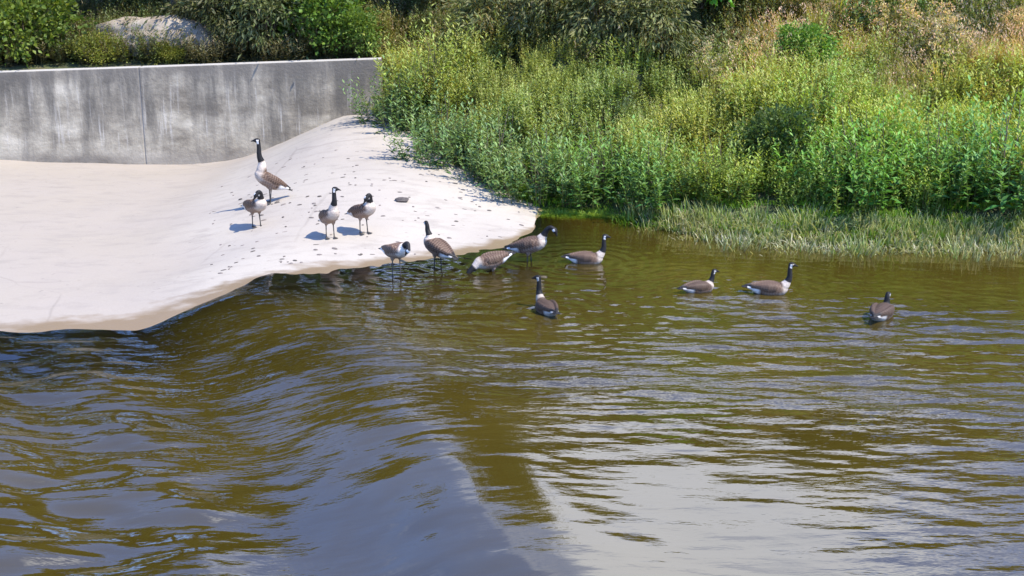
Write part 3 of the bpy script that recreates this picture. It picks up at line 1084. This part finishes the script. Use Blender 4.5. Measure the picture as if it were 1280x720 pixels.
# --- pale rock behind the wall and dark stone on the spillway
def rock_mesh(name, s, seed, mat, sub=3):
    import bmesh
    bm = bmesh.new()
    bmesh.ops.create_icosphere(bm, subdivisions=sub, radius=1)
    for v in bm.verts:
        q = v.co * 1.3 + Vector((seed, 2, 3))
        k = 1 + .3 * noise.noise(q) + .12 * noise.noise(q * 3)
        v.co = Vector((v.co.x * s[0] * k, v.co.y * s[1] * k, v.co.z * s[2] * k))
    me = bpy.data.meshes.new(name); bm.to_mesh(me); bm.free(); me.materials.append(mat)
    for p_ in me.polygons: p_.use_smooth = sub > 3
    return me


r_ = obj('boulder', rock_mesh('boulder', (1.9, .9, .75), 4., M_STONE, 4), None, gz(-9.3, wall_y(-9.3) + 1.9, .12))
tag(r_, 'broad pale tan boulder rising between the bushes behind the wall', 'rock')


def cz(x, y):
    return float(conc(np.array(x), np.array(y)))


q = hit(502, 252, cz)
r_ = obj('stone', rock_mesh('stone', (.13, .085, .05), 9., M_DARKSTONE, 3), None, q + np.array([0, 0, .03]))
tag(r_, 'small dark oval stone lying alone on the pale spillway hump', 'stone')

# ------------------------------------------------------------------ ground cover as stuff
proto_col = bpy.data.collections.new('plant_sources')   # not linked to the scene


def proto(name, data):
    me = mesh_np(name, *data, M_LEAF)
    o_ = bpy.data.objects.new(name, me)
    return o_


PROTO = {
    'green_herb': [herb(1, H=1.1, ll=.15, lw=.05, nl=14, col=(.17, .26, .055), tip=(.38, .46, .13)), herb(2, H=1.0, nl=15, ll=.14, lw=.052, col=(.15, .25, .06), tip=(.36, .45, .13)), herb(3, H=.85, spread=.5, ll=.17, lw=.065, nl=12, col=(.14, .24, .05), tip=(.34, .43, .11))],
    'yellow_herb': [herb(4, H=1.1, ll=.14, lw=.042, nl=15, col=(.22, .28, .05), tip=(.42, .46, .14)), herb(5, H=.95, col=(.21, .29, .05), tip=(.40, .46, .13), nl=16, lw=.036, ll=.14)],
    'pink_herb': [herb(6, H=1.1, ll=.14, lw=.045, nl=13, top=(.46, .40, .22), col=(.17, .24, .05)), herb(7, H=1.1, ll=.14, lw=.045, nl=13, top=(.54, .47, .25), col=(.18, .22, .05))],
    'grass': [grass(8, w=.022, n=70, col=(.24, .28, .06), tip=(.55, .49, .2), head=(.58, .49, .30)), grass(9, w=.022, n=80, H=1.05, col=(.22, .27, .055), tip=(.52, .48, .18), head=(.6, .5, .33)), grass(10, w=.024, n=80, H=.7, bend=.6, col=(.25, .31, .06), tip=(.50, .48, .15))],
    'turf': [grass(11, n=150, H=.22, spread=.4, w=.018, bend=.6, col=(.15, .30, .03), tip=(.26, .40, .06), lean=.6), grass(12, n=150, H=.16, spread=.4, w=.018, bend=.6, col=(.16, .29, .035), tip=(.28, .40, .07), lean=.6)],
    'reed': [grass(13, n=30, H=.38, spread=.36, w=.026, bend=.35, col=(.30, .33, .16), tip=(.66, .62, .44), lean=.5), grass(14, n=26, H=.32, spread=.36, w=.028, bend=.7, col=(.32, .34, .17), tip=(.68, .64, .46), lean=.7), grass(15, n=24, H=.44, spread=.33, w=.024, bend=.2, col=(.18, .25, .06), tip=(.52, .52, .28), lean=.35)],
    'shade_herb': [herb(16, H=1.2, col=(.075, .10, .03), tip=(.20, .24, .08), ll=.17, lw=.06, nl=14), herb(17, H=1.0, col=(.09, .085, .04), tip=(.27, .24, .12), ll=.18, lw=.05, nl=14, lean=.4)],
}


def scatter(name, key, pts, scl, tints, label, cat='plants', zsc=None):
    """ one 'stuff' object that carries many copies of the source clumps """
    n_ = len(pts)
    col_ = bpy.data.collections.new('src_' + name)
    for i, d_ in enumerate(PROTO[key]):
        col_.objects.link(proto('%s_clump' % key, d_))
    me = bpy.data.meshes.new(name)
    me.vertices.add(n_)
    me.vertices.foreach_set('co', np.asarray(pts, np.float32).ravel())
    me.update()
    a = me.attributes.new('tint', 'FLOAT_VECTOR', 'POINT'); a.data.foreach_set('vector', np.asarray(tints, np.float32).ravel())
    a = me.attributes.new('scl', 'FLOAT_VECTOR', 'POINT')
    sv = np.stack([scl, scl, scl * (1 if zsc is None else zsc)], 1)
    a.data.foreach_set('vector', sv.astype(np.float32).ravel())
    a = me.attributes.new('rot', 'FLOAT_VECTOR', 'POINT')
    rv = np.stack([rng.normal(0, .08, n_), rng.normal(0, .08, n_), rng.uniform(0, 6.28, n_)], 1)
    a.data.foreach_set('vector', rv.astype(np.float32).ravel())
    a = me.attributes.new('pick', 'INT', 'POINT'); a.data.foreach_set('value', rng.integers(0, len(PROTO[key]), n_).astype(np.int32))
    me.materials.append(M_LEAF)
    o_ = obj(name, me)
    ng = bpy.data.node_groups.new('scatter_' + name, 'GeometryNodeTree')
    ng.interface.new_socket('Geometry', in_out='INPUT', socket_type='NodeSocketGeometry')
    ng.interface.new_socket('Geometry', in_out='OUTPUT', socket_type='NodeSocketGeometry')
    gi = ng.nodes.new('NodeGroupInput'); go = ng.nodes.new('NodeGroupOutput')
    ci = ng.nodes.new('GeometryNodeCollectionInfo'); ci.inputs['Collection'].default_value = col_
    ci.inputs['Separate Children'].default_value = True; ci.inputs['Reset Children'].default_value = True
    ip = ng.nodes.new('GeometryNodeInstanceOnPoints'); ip.inputs['Pick Instance'].default_value = True

    def attr(nm, ty):
        x = ng.nodes.new('GeometryNodeInputNamedAttribute'); x.data_type = ty; x.inputs['Name'].default_value = nm
        return x.outputs['Attribute']
    ng.links.new(gi.outputs[0], ip.inputs['Points'])
    ng.links.new(ci.outputs[0], ip.inputs['Instance'])
    ng.links.new(attr('pick', 'INT'), ip.inputs['Instance Index'])
    ng.links.new(attr('rot', 'FLOAT_VECTOR'), ip.inputs['Rotation'])
    ng.links.new(attr('scl', 'FLOAT_VECTOR'), ip.inputs['Scale'])
    ng.links.new(ip.outputs[0], go.inputs[0])
    md = o_.modifiers.new('scatter', 'NODES'); md.node_group = ng
    tag(o_, label, cat, kind='stuff')
    return o_


def bank_points(n, x0, x1, y0, y1, smin, smax):
    x = rng.uniform(x0, x1, n); y = rng.uniform(y0, y1, n)
    s, _, _ = shore_q(x, y)
    m = (s > smin) & (s < smax)
    x, y = x[m], y[m]
    return x, y, s[m], ground(x, y)


# the herb and grass cover of the slope, sorted by what grows where
x, y, s, z = bank_points(15500, -6, 27, 20, 44, .25, 12.5)
front = (x > -4.3)
x, y, s, z = x[front], y[front], s[front], z[front]
px, py = project(x, y, z)
pt = py - 45           # where the top of the plant shows
nz = fnoise(x, y, .55, 3, 2.)
nz2 = fnoise(x, y, .9, 2, 8.)
w = {}
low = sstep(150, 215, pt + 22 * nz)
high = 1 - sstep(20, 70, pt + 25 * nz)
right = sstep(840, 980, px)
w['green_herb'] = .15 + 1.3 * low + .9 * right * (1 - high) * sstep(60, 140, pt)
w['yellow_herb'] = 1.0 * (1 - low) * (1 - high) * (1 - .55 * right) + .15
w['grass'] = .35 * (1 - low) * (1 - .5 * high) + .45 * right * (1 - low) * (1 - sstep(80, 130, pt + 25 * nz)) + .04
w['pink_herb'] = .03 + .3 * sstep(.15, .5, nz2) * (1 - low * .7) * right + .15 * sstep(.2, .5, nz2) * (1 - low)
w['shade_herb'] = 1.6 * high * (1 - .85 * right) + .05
mound = .88 + .55 * fnoise(x, y, .75, 2, 12.)
tone = fnoise(x, y, .5, 3, 31.)
keys = list(w)
Wt = np.stack([w[k_] for k_ in keys], 1); Wt /= Wt.sum(1, keepdims=True)
Wt = Wt ** 1.8; Wt /= Wt.sum(1, keepdims=True)
ur = np.clip(.5 + .62 * fnoise(x, y, 1.1, 2, 40.) + rng.normal(0, .16, len(x)), 0, .999)
pick = (ur[:, None] > np.cumsum(Wt, 1)).sum(1)
pick = np.clip(pick, 0, len(keys) - 1)
dens = (rng.uniform(0, 1, len(x)) < np.where(s < 1.0, .45, .55)) & ((s > .75) | (px < 830))
LB = {'green_herb': ('leafy_weeds', 'dense upright green leafy weeds covering the lower river bank'),
      'yellow_herb': ('yellow_weeds', 'yellow-green sunlit weeds covering the middle of the bank'),
      'grass': ('tall_grass', 'tall tan and yellow-green grass on the upper slope'),
      'pink_herb': ('flowering_weeds', 'weeds with dull pinkish brown flower heads among the grass'),
      'shade_herb': ('shaded_weeds', 'dark brownish green weeds along the top of the bank')}
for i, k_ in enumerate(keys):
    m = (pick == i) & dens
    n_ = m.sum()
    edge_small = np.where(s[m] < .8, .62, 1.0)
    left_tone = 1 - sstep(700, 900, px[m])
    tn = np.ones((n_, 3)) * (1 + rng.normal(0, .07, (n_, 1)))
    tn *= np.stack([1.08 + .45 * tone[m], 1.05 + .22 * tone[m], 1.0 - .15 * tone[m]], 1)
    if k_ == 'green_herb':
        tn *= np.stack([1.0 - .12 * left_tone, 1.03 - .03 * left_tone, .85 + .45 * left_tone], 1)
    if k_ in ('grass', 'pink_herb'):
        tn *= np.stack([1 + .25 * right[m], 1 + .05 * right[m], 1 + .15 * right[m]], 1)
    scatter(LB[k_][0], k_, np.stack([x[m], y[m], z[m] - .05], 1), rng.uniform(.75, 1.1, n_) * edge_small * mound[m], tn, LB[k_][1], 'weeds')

# land beyond (left of the frame behind the wall, and the far bank)
x, y, s, z = bank_points(3400, -34, -3.5, 32, 45, .4, 10)
n_ = len(x)
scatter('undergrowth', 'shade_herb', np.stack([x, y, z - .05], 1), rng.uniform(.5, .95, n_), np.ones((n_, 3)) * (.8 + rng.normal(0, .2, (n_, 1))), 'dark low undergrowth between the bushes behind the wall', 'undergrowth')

# short bright turf at the foot of the bank, and thin strip by the spillway edge
x, y, s, z = bank_points(9000, -4, 22, 19, 33, -.05, 1.3)
px, py = project(x, y, z)
m = (rng.uniform(0, 1, len(x)) < .38) & (px > 640)
n_ = m.sum()
tn = np.ones((n_, 3)) * (1 + rng.normal(0, .1, (n_, 1)))
scatter('short_grass', 'turf', np.stack([x[m], y[m], z[m] - .02], 1), rng.uniform(.7, 1.3, n_), tn, 'short bright green grass at the foot of the bank', 'grass')
m2 = (px < 660) & (s < .35) & (rng.uniform(0, 1, len(x)) < .7)
n_ = m2.sum()
scatter('edge_grass', 'turf', np.stack([x[m2], y[m2], z[m2]], 1), rng.uniform(.4, .9, n_), np.tile([1.1, .8, .9], (n_, 1)), 'thin scruffy grass along the right edge of the spillway', 'grass')

# pale tipped reeds standing in the shallows
x, y, s, z = bank_points(15000, 2.0, 24, 18, 29, -.95, .55)
px, py = project(x, y, np.maximum(z, 0))
lim = -.25 - .7 * sstep(830, 920, px) + .25 * fnoise(x, y, 1.2, 2)
m = (s > lim) & (px > 795) & (rng.uniform(0, 1, len(x)) < .5 * sstep(-1.1, -.4, s - .2) + .4 * sstep(790, 880, px))
n_ = m.sum()
tn = np.ones((n_, 3)) * (1 + rng.normal(0, .15, (n_, 1)))
tn *= np.stack([1 - .15 * sstep(.1, .6, s[m]), np.ones(n_), 1 - .25 * sstep(.1, .6, s[m])], 1)
scatter('reeds', 'reed', np.stack([x[m], y[m], np.maximum(z[m], -.12)], 1), rng.uniform(.6, 1.1, n_), tn, 'short pale-tipped reeds standing in the shallow water along the bank', 'reeds')
# weed mat in the shallows by the spillway corner
x = rng.uniform(.5, 3.6, 900); y = rng.uniform(24.2, 26.2, 900)
s, _, _ = shore_q(x, y)
m = (s > -.62 - .15 * fnoise(x, y, 2., 2)) & (s < .1)
n_ = m.sum()
scatter('water_weed', 'turf', np.stack([x[m], y[m], np.full(n_, -.03)], 1), rng.uniform(.3, .6, n_), np.tile([1.3, 1.15, 1.2], (n_, 1)), 'pale green weed in the shallows beside the spillway corner', 'water weed')

# droppings and scraps on the spillway
dv, dt, k0 = [], [], 0
import bmesh
drng = np.random.default_rng(5)
cnt = 0
while cnt < 210:
    pxx = drng.uniform(262, 655); pyy = drng.uniform(188, 345)
    q = hit(pxx, pyy, cz, 14)
    s_, _, _ = shore_q(q[0], q[1])
    wz_, _, _, _ = water_parts(np.array(q[0]), np.array(q[1]))
    if s_ > -.15 or q[2] < wz_ + .03 or q[2] < -.15 or q[1] > 31:
        continue
    a = drng.uniform(-.5, .5); L = drng.uniform(.018, .06); wd = drng.uniform(.008, .02)
    ca, sa = math.cos(a), math.sin(a)
    ring = []
    for j in range(8):
        th = j * math.pi / 4
        ex, ey = math.cos(th) * L, math.sin(th) * wd * 1.6
        ring.append((ex * ca - ey * sa, ex * sa + ey * ca))
    pts_ = []
    for lev, f_ in ((0, 1.0), (wd * .6, .75)):
        for (ex, ey) in ring:
            xx, yy = q[0] + ex * f_, q[1] + ey * f_
            pts_.append((xx, yy, cz(xx, yy) + lev))
    dv += pts_
    for j in range(8):
        j2 = (j + 1) % 8
        dt += [(k0 + j, k0 + j2, k0 + 8 + j2), (k0 + j, k0 + 8 + j2, k0 + 8 + j)]
    for j in range(1, 7):
        dt.append((k0 + 8, k0 + 8 + j, k0 + 8 + j + 1))
    k0 += 16
    cnt += 1
o_ = obj('droppings', mesh_np('droppings', np.array(dv), np.array(dt), None, M_DROP))
tag(o_, 'small dry goose droppings scattered over the pale spillway', 'droppings', kind='stuff')


# ------------------------------------------------------------------ geese
def spline(P, n=40):
    P = np.array(P, float)
    Q = np.vstack([2 * P[0] - P[1], P, 2 * P[-1] - P[-2]])
    outp = []
    m_ = len(P) - 1
    for i in range(m_):
        p0, p1, p2, p3 = Q[i:i + 4]
        for t in np.linspace(0, 1, max(2, n // m_), endpoint=(i == m_ - 1)):
            outp.append(.5 * ((2 * p1) + (-p0 + p2) * t + (2 * p0 - 5 * p1 + 4 * p2 - p3) * t * t + (-p0 + 3 * p1 - 3 * p2 + p3) * t ** 3))
    return np.array(outp)


def loft(P, ry, rz, up, k=14):
    """ closed tube along P with elliptical rings """
    P = np.array(P); n_ = len(P)
    V, T = [], []
    for i in range(n_):
        tg = P[min(i + 1, n_ - 1)] - P[max(i - 1, 0)]
        tg = tg / (np.linalg.norm(tg) + 1e-9)
        sd2 = np.cross(up, tg); sd2 /= (np.linalg.norm(sd2) + 1e-9)
        u2 = np.cross(tg, sd2)
        for j in range(k):
            a = 2 * math.pi * j / k
            V.append(P[i] + sd2 * math.cos(a) * ry[i] + u2 * math.sin(a) * rz[i])
    for i in range(n_ - 1):
        for j in range(k):
            a, b_ = i * k + j, i * k + (j + 1) % k
            T += [(a, b_, b_ + k), (a, b_ + k, a + k)]
    c0 = len(V); V.append(P[0]); c1 = len(V); V.append(P[-1])
    for j in range(k):
        T.append((c0, (j + 1) % k, j))
        T.append((c1, (n_ - 1) * k + j, (n_ - 1) * k + (j + 1) % k))
    return np.array(V), np.array(T), np.zeros((len(V), 3))


def roty(a):
    c, s_ = math.cos(a), math.sin(a)
    return np.array([[c, 0, -s_], [0, 1, 0], [s_, 0, c]])     # + lifts the breast


POSES = {
    'up': dict(neck=[(.24, 0, .10), (.285, 0, .20), (.285, 0, .31), (.29, 0, .405)], hd=(1, 0, -.08)),
    'tall': dict(neck=[(.20, 0, .17), (.235, 0, .30), (.235, 0, .44), (.24, 0, .55)], hd=(1, 0, .03)),
    'short': dict(neck=[(.22, 0, .10), (.25, 0, .17), (.255, 0, .23), (.27, 0, .28)], hd=(1, 0, -.12)),
    'low': dict(neck=[(.19, 0, .10), (.195, 0, .145), (.20, 0, .18), (.215, 0, .205)], hd=(1, 0, -.2)),
    'hunch': dict(neck=[(.22, -.01, .11), (.25, -.03, .18), (.27, -.07, .215), (.265, -.11, .19)], hd=(-.1, -.45, -.9)),
    'preen': dict(neck=[(.23, 0, .10), (.265, -.02, .19), (.31, -.06, .235), (.345, -.10, .20)], hd=(-.25, -.35, -.9)),
    'preenlow': dict(neck=[(.25, 0, .07), (.31, -.01, .125), (.375, -.03, .125), (.415, -.05, .06)], hd=(-.65, -.2, -.75)),
    'arch': dict(neck=[(.25, 0, .10), (.30, -.01, .19), (.36, -.02, .235), (.42, -.03, .215)], hd=(.5, -.05, -.85)),
    'feed': dict(neck=[(.27, 0, -.03), (.35, -.01, -.10), (.385, -.02, -.19), (.37, -.03, -.26)], hd=(-.35, 0, -.9)),
}
GB = dict(tail=(.035, .030, .028), brown=(.088, .052, .034), edge=(.24, .165, .12), flank=(.19, .12, .085), breast=(.48, .40, .33), white=(.72, .69, .65), black=(.012, .011, .011), leg=(.05, .045, .042))


def make_goose(label, loc, heading, pose, pitch=0.0, stand=True, headturn=0.0, bodyz=.36, legs=.0, group=None, stance=.0, s=1.0, seed=0, dark=1.0):
    P = POSES[pose]
    R = roty(math.radians(pitch))
    bc = np.array([0, 0, bodyz])

    def B(p_):
        return R @ np.array(p_, float) + bc
    xs = np.array([-.43, -.39, -.33, -.27, -.20, -.12, -.03, .06, .14, .20, .245, .27])
    ry = np.array([.045, .06, .06, .075, .10, .125, .137, .137, .125, .10, .065, .03])
    rz = np.array([.006, .010, .022, .045, .078, .102, .115, .117, .108, .09, .06, .03])
    zz = np.array([.035, .035, .03, .02, .008, 0, 0, 0, .005, .015, .025, .03])
    parts = [loft([B((a, 0, c_)) for a, c_ in zip(xs, zz)], ry, rz, R @ np.array([0, 0, 1.]), 20)]
    # folded wings with crossing tips
    for sg in (1, -1):
        wp = [B(q_) for q_ in [(.15, sg * .085, .045), (.08, sg * .11, .045), (-.03, sg * .115, .045), (-.14, sg * .095, .052), (-.25, sg * .058, .058), (-.34, sg * .018, .060), (-.385, -sg * .008, .062)]]
        parts.append(loft(wp, [.02, .035, .04, .036, .026, .015, .006], [.03, .066, .074, .058, .034, .015, .008], R @ np.array([0, 0, 1.]), 12))
    # neck
    nk = [B((.10, 0, .0)), B((.17, 0, .035))]
    ht = headturn
    base_n = np.array(P['neck'][0])
    for q_ in P['neck']:
        q2 = np.array(q_, float)
        nk.append(q2 + bc if pitch > 0 or pose != 'feed' else q2 + bc)
    if pitch:
        sh = B((.24, 0, .10)) - (np.array((.24, 0, .10)) + bc)
        for i in range(2, len(nk)):
            nk[i] = nk[i] + sh
    sp = spline(nk, 50)
    L = np.r_[0, np.cumsum(np.linalg.norm(np.diff(sp, axis=0), axis=1))]; tN = L / L[-1]
    rn = np.interp(tN, [0, .25, .42, .6, .85, 1], [.088, .082, .058, .042, .034, .031])
    parts.append(loft(sp, rn, rn, np.array([0.31, 0.9, 0.05]) if False else np.array([0, 1., 0]), 14))
    hd = np.array(P['hd'], float); hd /= np.linalg.norm(hd)
    c_, s_ = math.cos(ht), math.sin(ht)
    hd = np.array([hd[0] * c_ - hd[1] * s_, hd[0] * s_ + hd[1] * c_, hd[2]])
    hc = sp[-1] + hd * .022
    upv = np.array([0, 0, 1.]) if abs(hd[2]) < .8 else np.array([1., 0, 0]) * 1.0
    hx = np.array([-.055, -.04, -.015, .015, .04, .056])
    parts.append(loft([hc + hd * a for a in hx], [.008, .026, .035, .033, .022, .012], [.010, .029, .039, .037, .025, .014], upv, 14))
    sdv = np.cross(upv, hd); sdv /= np.linalg.norm(sdv); uph = np.cross(hd, sdv)
    parts.append(loft([hc + hd * a - uph * z_ for a, z_ in ((.035, 0), (.06, .006), (.085, .012), (.098, .015))], [.018, .015, .012, .008], [.021, .016, .010, .007], upv, 10))
    # legs and feet
    legp = []
    if stand:
        for sg, fx in ((1, .035 + stance), (-1, -.005 - stance)):
            hip = B((-.02, sg * .06, -.06)); knee = np.array([-.015 + fx * .4, sg * .062, bodyz - .15]); ank = np.array([fx - .015, sg * .062, .015])
            parts.append(loft([hip, hip * .4 + knee * .6, knee], [.042, .034, .015], [.045, .036, .016], np.array([1., 0, 0]), 10))
            parts.append(loft([knee, (knee + ank) / 2, ank], [.0115, .0105, .0115], [.0115, .0105, .0115], np.array([1., 0, 0]), 8))
            for an in (-.42, 0, .42):
                d_ = np.array([math.cos(an), math.sin(an), 0])
                parts.append(loft([ank - d_ * .012, ank + d_ * .045 - np.array([0, 0, .006]), ank + d_ * .085 - np.array([0, 0, .008])], [.016, .020, .010], [.009, .0075, .006], np.array([0, 0, 1.]), 8))
            legp.append((knee, ank))
    V, T, C = join(parts)
    me = bpy.data.meshes.new('tmp'); me.from_pydata(V.tolist(), [], T.tolist()); me.update()
    to = bpy.data.objects.new('tmp', me); COL.objects.link(to)
    md = to.modifiers.new('r', 'REMESH'); md.mode = 'VOXEL'; md.voxel_size = .0075; md.use_smooth_shade = True
    md2 = to.modifiers.new('s', 'SMOOTH'); md2.iterations = 3; md2.factor = .5
    dg = bpy.context.evaluated_depsgraph_get()
    ev = to.evaluated_get(dg)
    m2 = bpy.data.meshes.new_from_object(ev)
    bpy.data.objects.remove(to)
    m2.name = 'body'
    nv = len(m2.vertices)
    co = np.empty(nv * 3, np.float32); m2.vertices.foreach_get('co', co); co = co.reshape(-1, 3).astype(float)
    # --- plumage colours
    bl = (co - bc) @ R                      # body frame
    X, Y, Z = bl[:, 0], bl[:, 1], bl[:, 2]
    g = {k_: np.array(v_) for k_, v_ in GB.items()}
    col = np.tile(g['flank'], (nv, 1))

    def put(mask, c__):
        mk = np.clip(mask, 0, 1)[:, None]
        return col * (1 - mk) + c__ * mk
    # bars on flank and wing : rows of feather edges
    row = .5 + .5 * np.sin((X * 1.0 + .35 * Z + .012 * np.sin(Z * 90 + Y * 60)) * 2 * math.pi / .042)
    up_m = sstep(-.045, .0, Z + .03 * (X < -.1) * 1.0)
    wingc = g['brown'][None] * (1 - .6 * sstep(.55, .95, row)[:, None]) + g['edge'][None] * .6 * sstep(.55, .95, row)[:, None]
    col = col * (1 - .35 * row[:, None]) + g['breast'] * .35 * row[:, None]
    col = put(sstep(.10, .20, X) * sstep(.10, -.02, Z), g['breast'])
    col = col * (1 - up_m[:, None]) + wingc * up_m[:, None]
    col = put(sstep(.16, .23, X), g['breast'] * .95)
    col = put(sstep(-.13, -.19, X) * sstep(.035, .015, Z), g['white'])        # vent
    col = put(sstep(-.28, -.30, X) * sstep(.058, .048, Z) * sstep(0.0, .01, Z), g['white'] * .9)
    col = put(sstep(-.335, -.35, X), g['black'] * 1.5)                        # tail
    col = put(sstep(-.24, -.31, X) * sstep(.045, .055, Z), g['tail'])
    # neck
    dN = np.linalg.norm(co[:, None, :] - sp[None], axis=2)
    iN = dN.argmin(1); dm = dN.min(1); tt = tN[iN]
    onneck = sstep(1.45, 1.2, dm / rn[iN])
    low_n = onneck * sstep(.25, .36, tt)
    col = put(low_n, g['breast'] * 1.25)
    col = put(onneck * sstep(.445, .465, tt), g['black'])
    rel = co - hc
    a_ = rel @ hd; b_ = rel @ sdv; c__ = rel @ uph
    onhead = (np.abs(a_) < .11) & (np.linalg.norm(rel, axis=1) < .115) & (np.hypot(b_, c__) < .055) & (a_ > -.03)
    col[onhead] = g['black']
    cheek = (onhead | (dm < .06) & (np.linalg.norm(rel, axis=1) < .07)) & (a_ > -.030) & (a_ < .006) & (c__ < .012) & (c__ > -.05) & ((np.abs(b_) > .014) | (c__ < -.02))
    col[cheek] = g['white']
    if stand:
        for kn, an in legp:
            ax = an - kn; ln_ = np.linalg.norm(ax); ax /= ln_
            r2 = co - kn; t_ = r2 @ ax; dd = np.linalg.norm(r2 - t_[:, None] * ax, axis=1)
            col[(t_ > .004) & (t_ < ln_ + .05) & ((dd < .026) | (co[:, 2] < .04))] = g['leg']
    hsh = np.sin(co[:, 0] * 431 + co[:, 1] * 977 + co[:, 2] * 653) * .5 + .5
    col = col * (0.9 + .2 * hsh)[:, None] * dark
    a = m2.color_attributes.new('Col', 'FLOAT_COLOR', 'POINT')
    c4 = np.ones((nv, 4), np.float32); c4[:, :3] = np.clip(col, 0, .95); a.data.foreach_set('color', c4.ravel())
    m2.materials.clear(); m2.materials.append(M_GOOSE)
    m2.polygons.foreach_set('use_smooth', np.ones(len(m2.polygons), bool))
    root = empty('goose', loc, heading)
    root.scale = (s, s, s)
    obj('body', m2, root)
    for sg in (1, -1):
        eb = bmesh.new(); bmesh.ops.create_uvsphere(eb, u_segments=8, v_segments=6, radius=.006)
        em = bpy.data.meshes.new('eye'); eb.to_mesh(em); eb.free(); em.materials.append(M_EYE)
        obj('eye', em, root, hc + hd * .018 + sdv * sg * .031 + uph * .012)
    tag(root, label, 'goose', group or 'geese at the weir')
    return root


M_EYE, n, o = new_mat('eye')
b = NB(n)
p = b.node('BsdfPrincipled', Roughness=0.15)
p.inputs['Base Color'].default_value = (.01, .008, .006, 1)
n.links.new(p.outputs[0], o.inputs[0])


def bed(x, y):
    return cz(x, y)


def stand_at(px, py, water=False):
    if water:
        x_, y_, _ = at(px, py, 0)
        return (x_, y_, cz(x_, y_))
    return tuple(hit(px, py, cz, 14))


def deg(a): return math.radians(a)


# heading: 0 = facing right in the photo, 180 = left, -90 = towards the viewer
make_goose('tallest goose with neck stretched up, standing nearest the wall', stand_at(338, 254), deg(210), 'tall', pitch=33, bodyz=.37, s=1.2, headturn=deg(-25))
make_goose('hunched goose preening just in front of the tallest goose', stand_at(321, 284), deg(-48), 'hunch', bodyz=.35, pitch=14, s=1.14)
make_goose('plump goose facing the viewer on the hump with bill turned right', stand_at(413, 298), deg(-58), 'up', pitch=26, bodyz=.37, s=1.06, headturn=deg(56))
make_goose('goose with curled neck preening, right of the plump upright goose', stand_at(455, 292), deg(-42), 'hunch', pitch=20, bodyz=.37, s=1.12)
make_goose('pale goose wading on long legs with head tucked to its breast', stand_at(496, 345, True), deg(-50), 'preenlow', pitch=10, bodyz=.48, s=1.06, dark=1.6)  # plumage scaled paler, sun on its back put into the colour
make_goose('goose at the water edge looking away, brown back towards viewer', stand_at(547, 334, True), deg(142), 'short', pitch=22, bodyz=.36, s=1.06, headturn=deg(-30))
make_goose('goose bending down with its head in the shallow water', stand_at(614, 338, True), deg(205), 'feed', pitch=-8, bodyz=.34, s=1.05)
make_goose('goose by the spillway corner standing with arched neck, bill down', stand_at(662, 326, True), deg(-16), 'arch', pitch=16, bodyz=.36, s=1.12)
sw = dict(stand=False, bodyz=.055)


def swim(i):
    x_, y_ = swim_xy[i]
    return (x_, y_, float(water_parts(np.array([x_]), np.array([y_]))[0][0]))


make_goose('swimming goose close to the spillway corner, heading right', swim(0), deg(-6), 'up', s=1.0, **sw)
make_goose('lone dark goose swimming away from viewer in mid river', swim(1), deg(112), 'up', s=.98, headturn=deg(50), dark=.6, **sw)
make_goose('small low goose following the other swimmer towards right', swim(2), deg(22), 'short', s=.9, dark=.7, **sw)
make_goose('upright white-breasted goose swimming right, middle of the right three', swim(3), deg(-8), 'up', s=1.0, **sw)
make_goose('rightmost goose swimming with short neck and dark back', swim(4), deg(58), 'low', s=1.08, dark=.6, **sw)
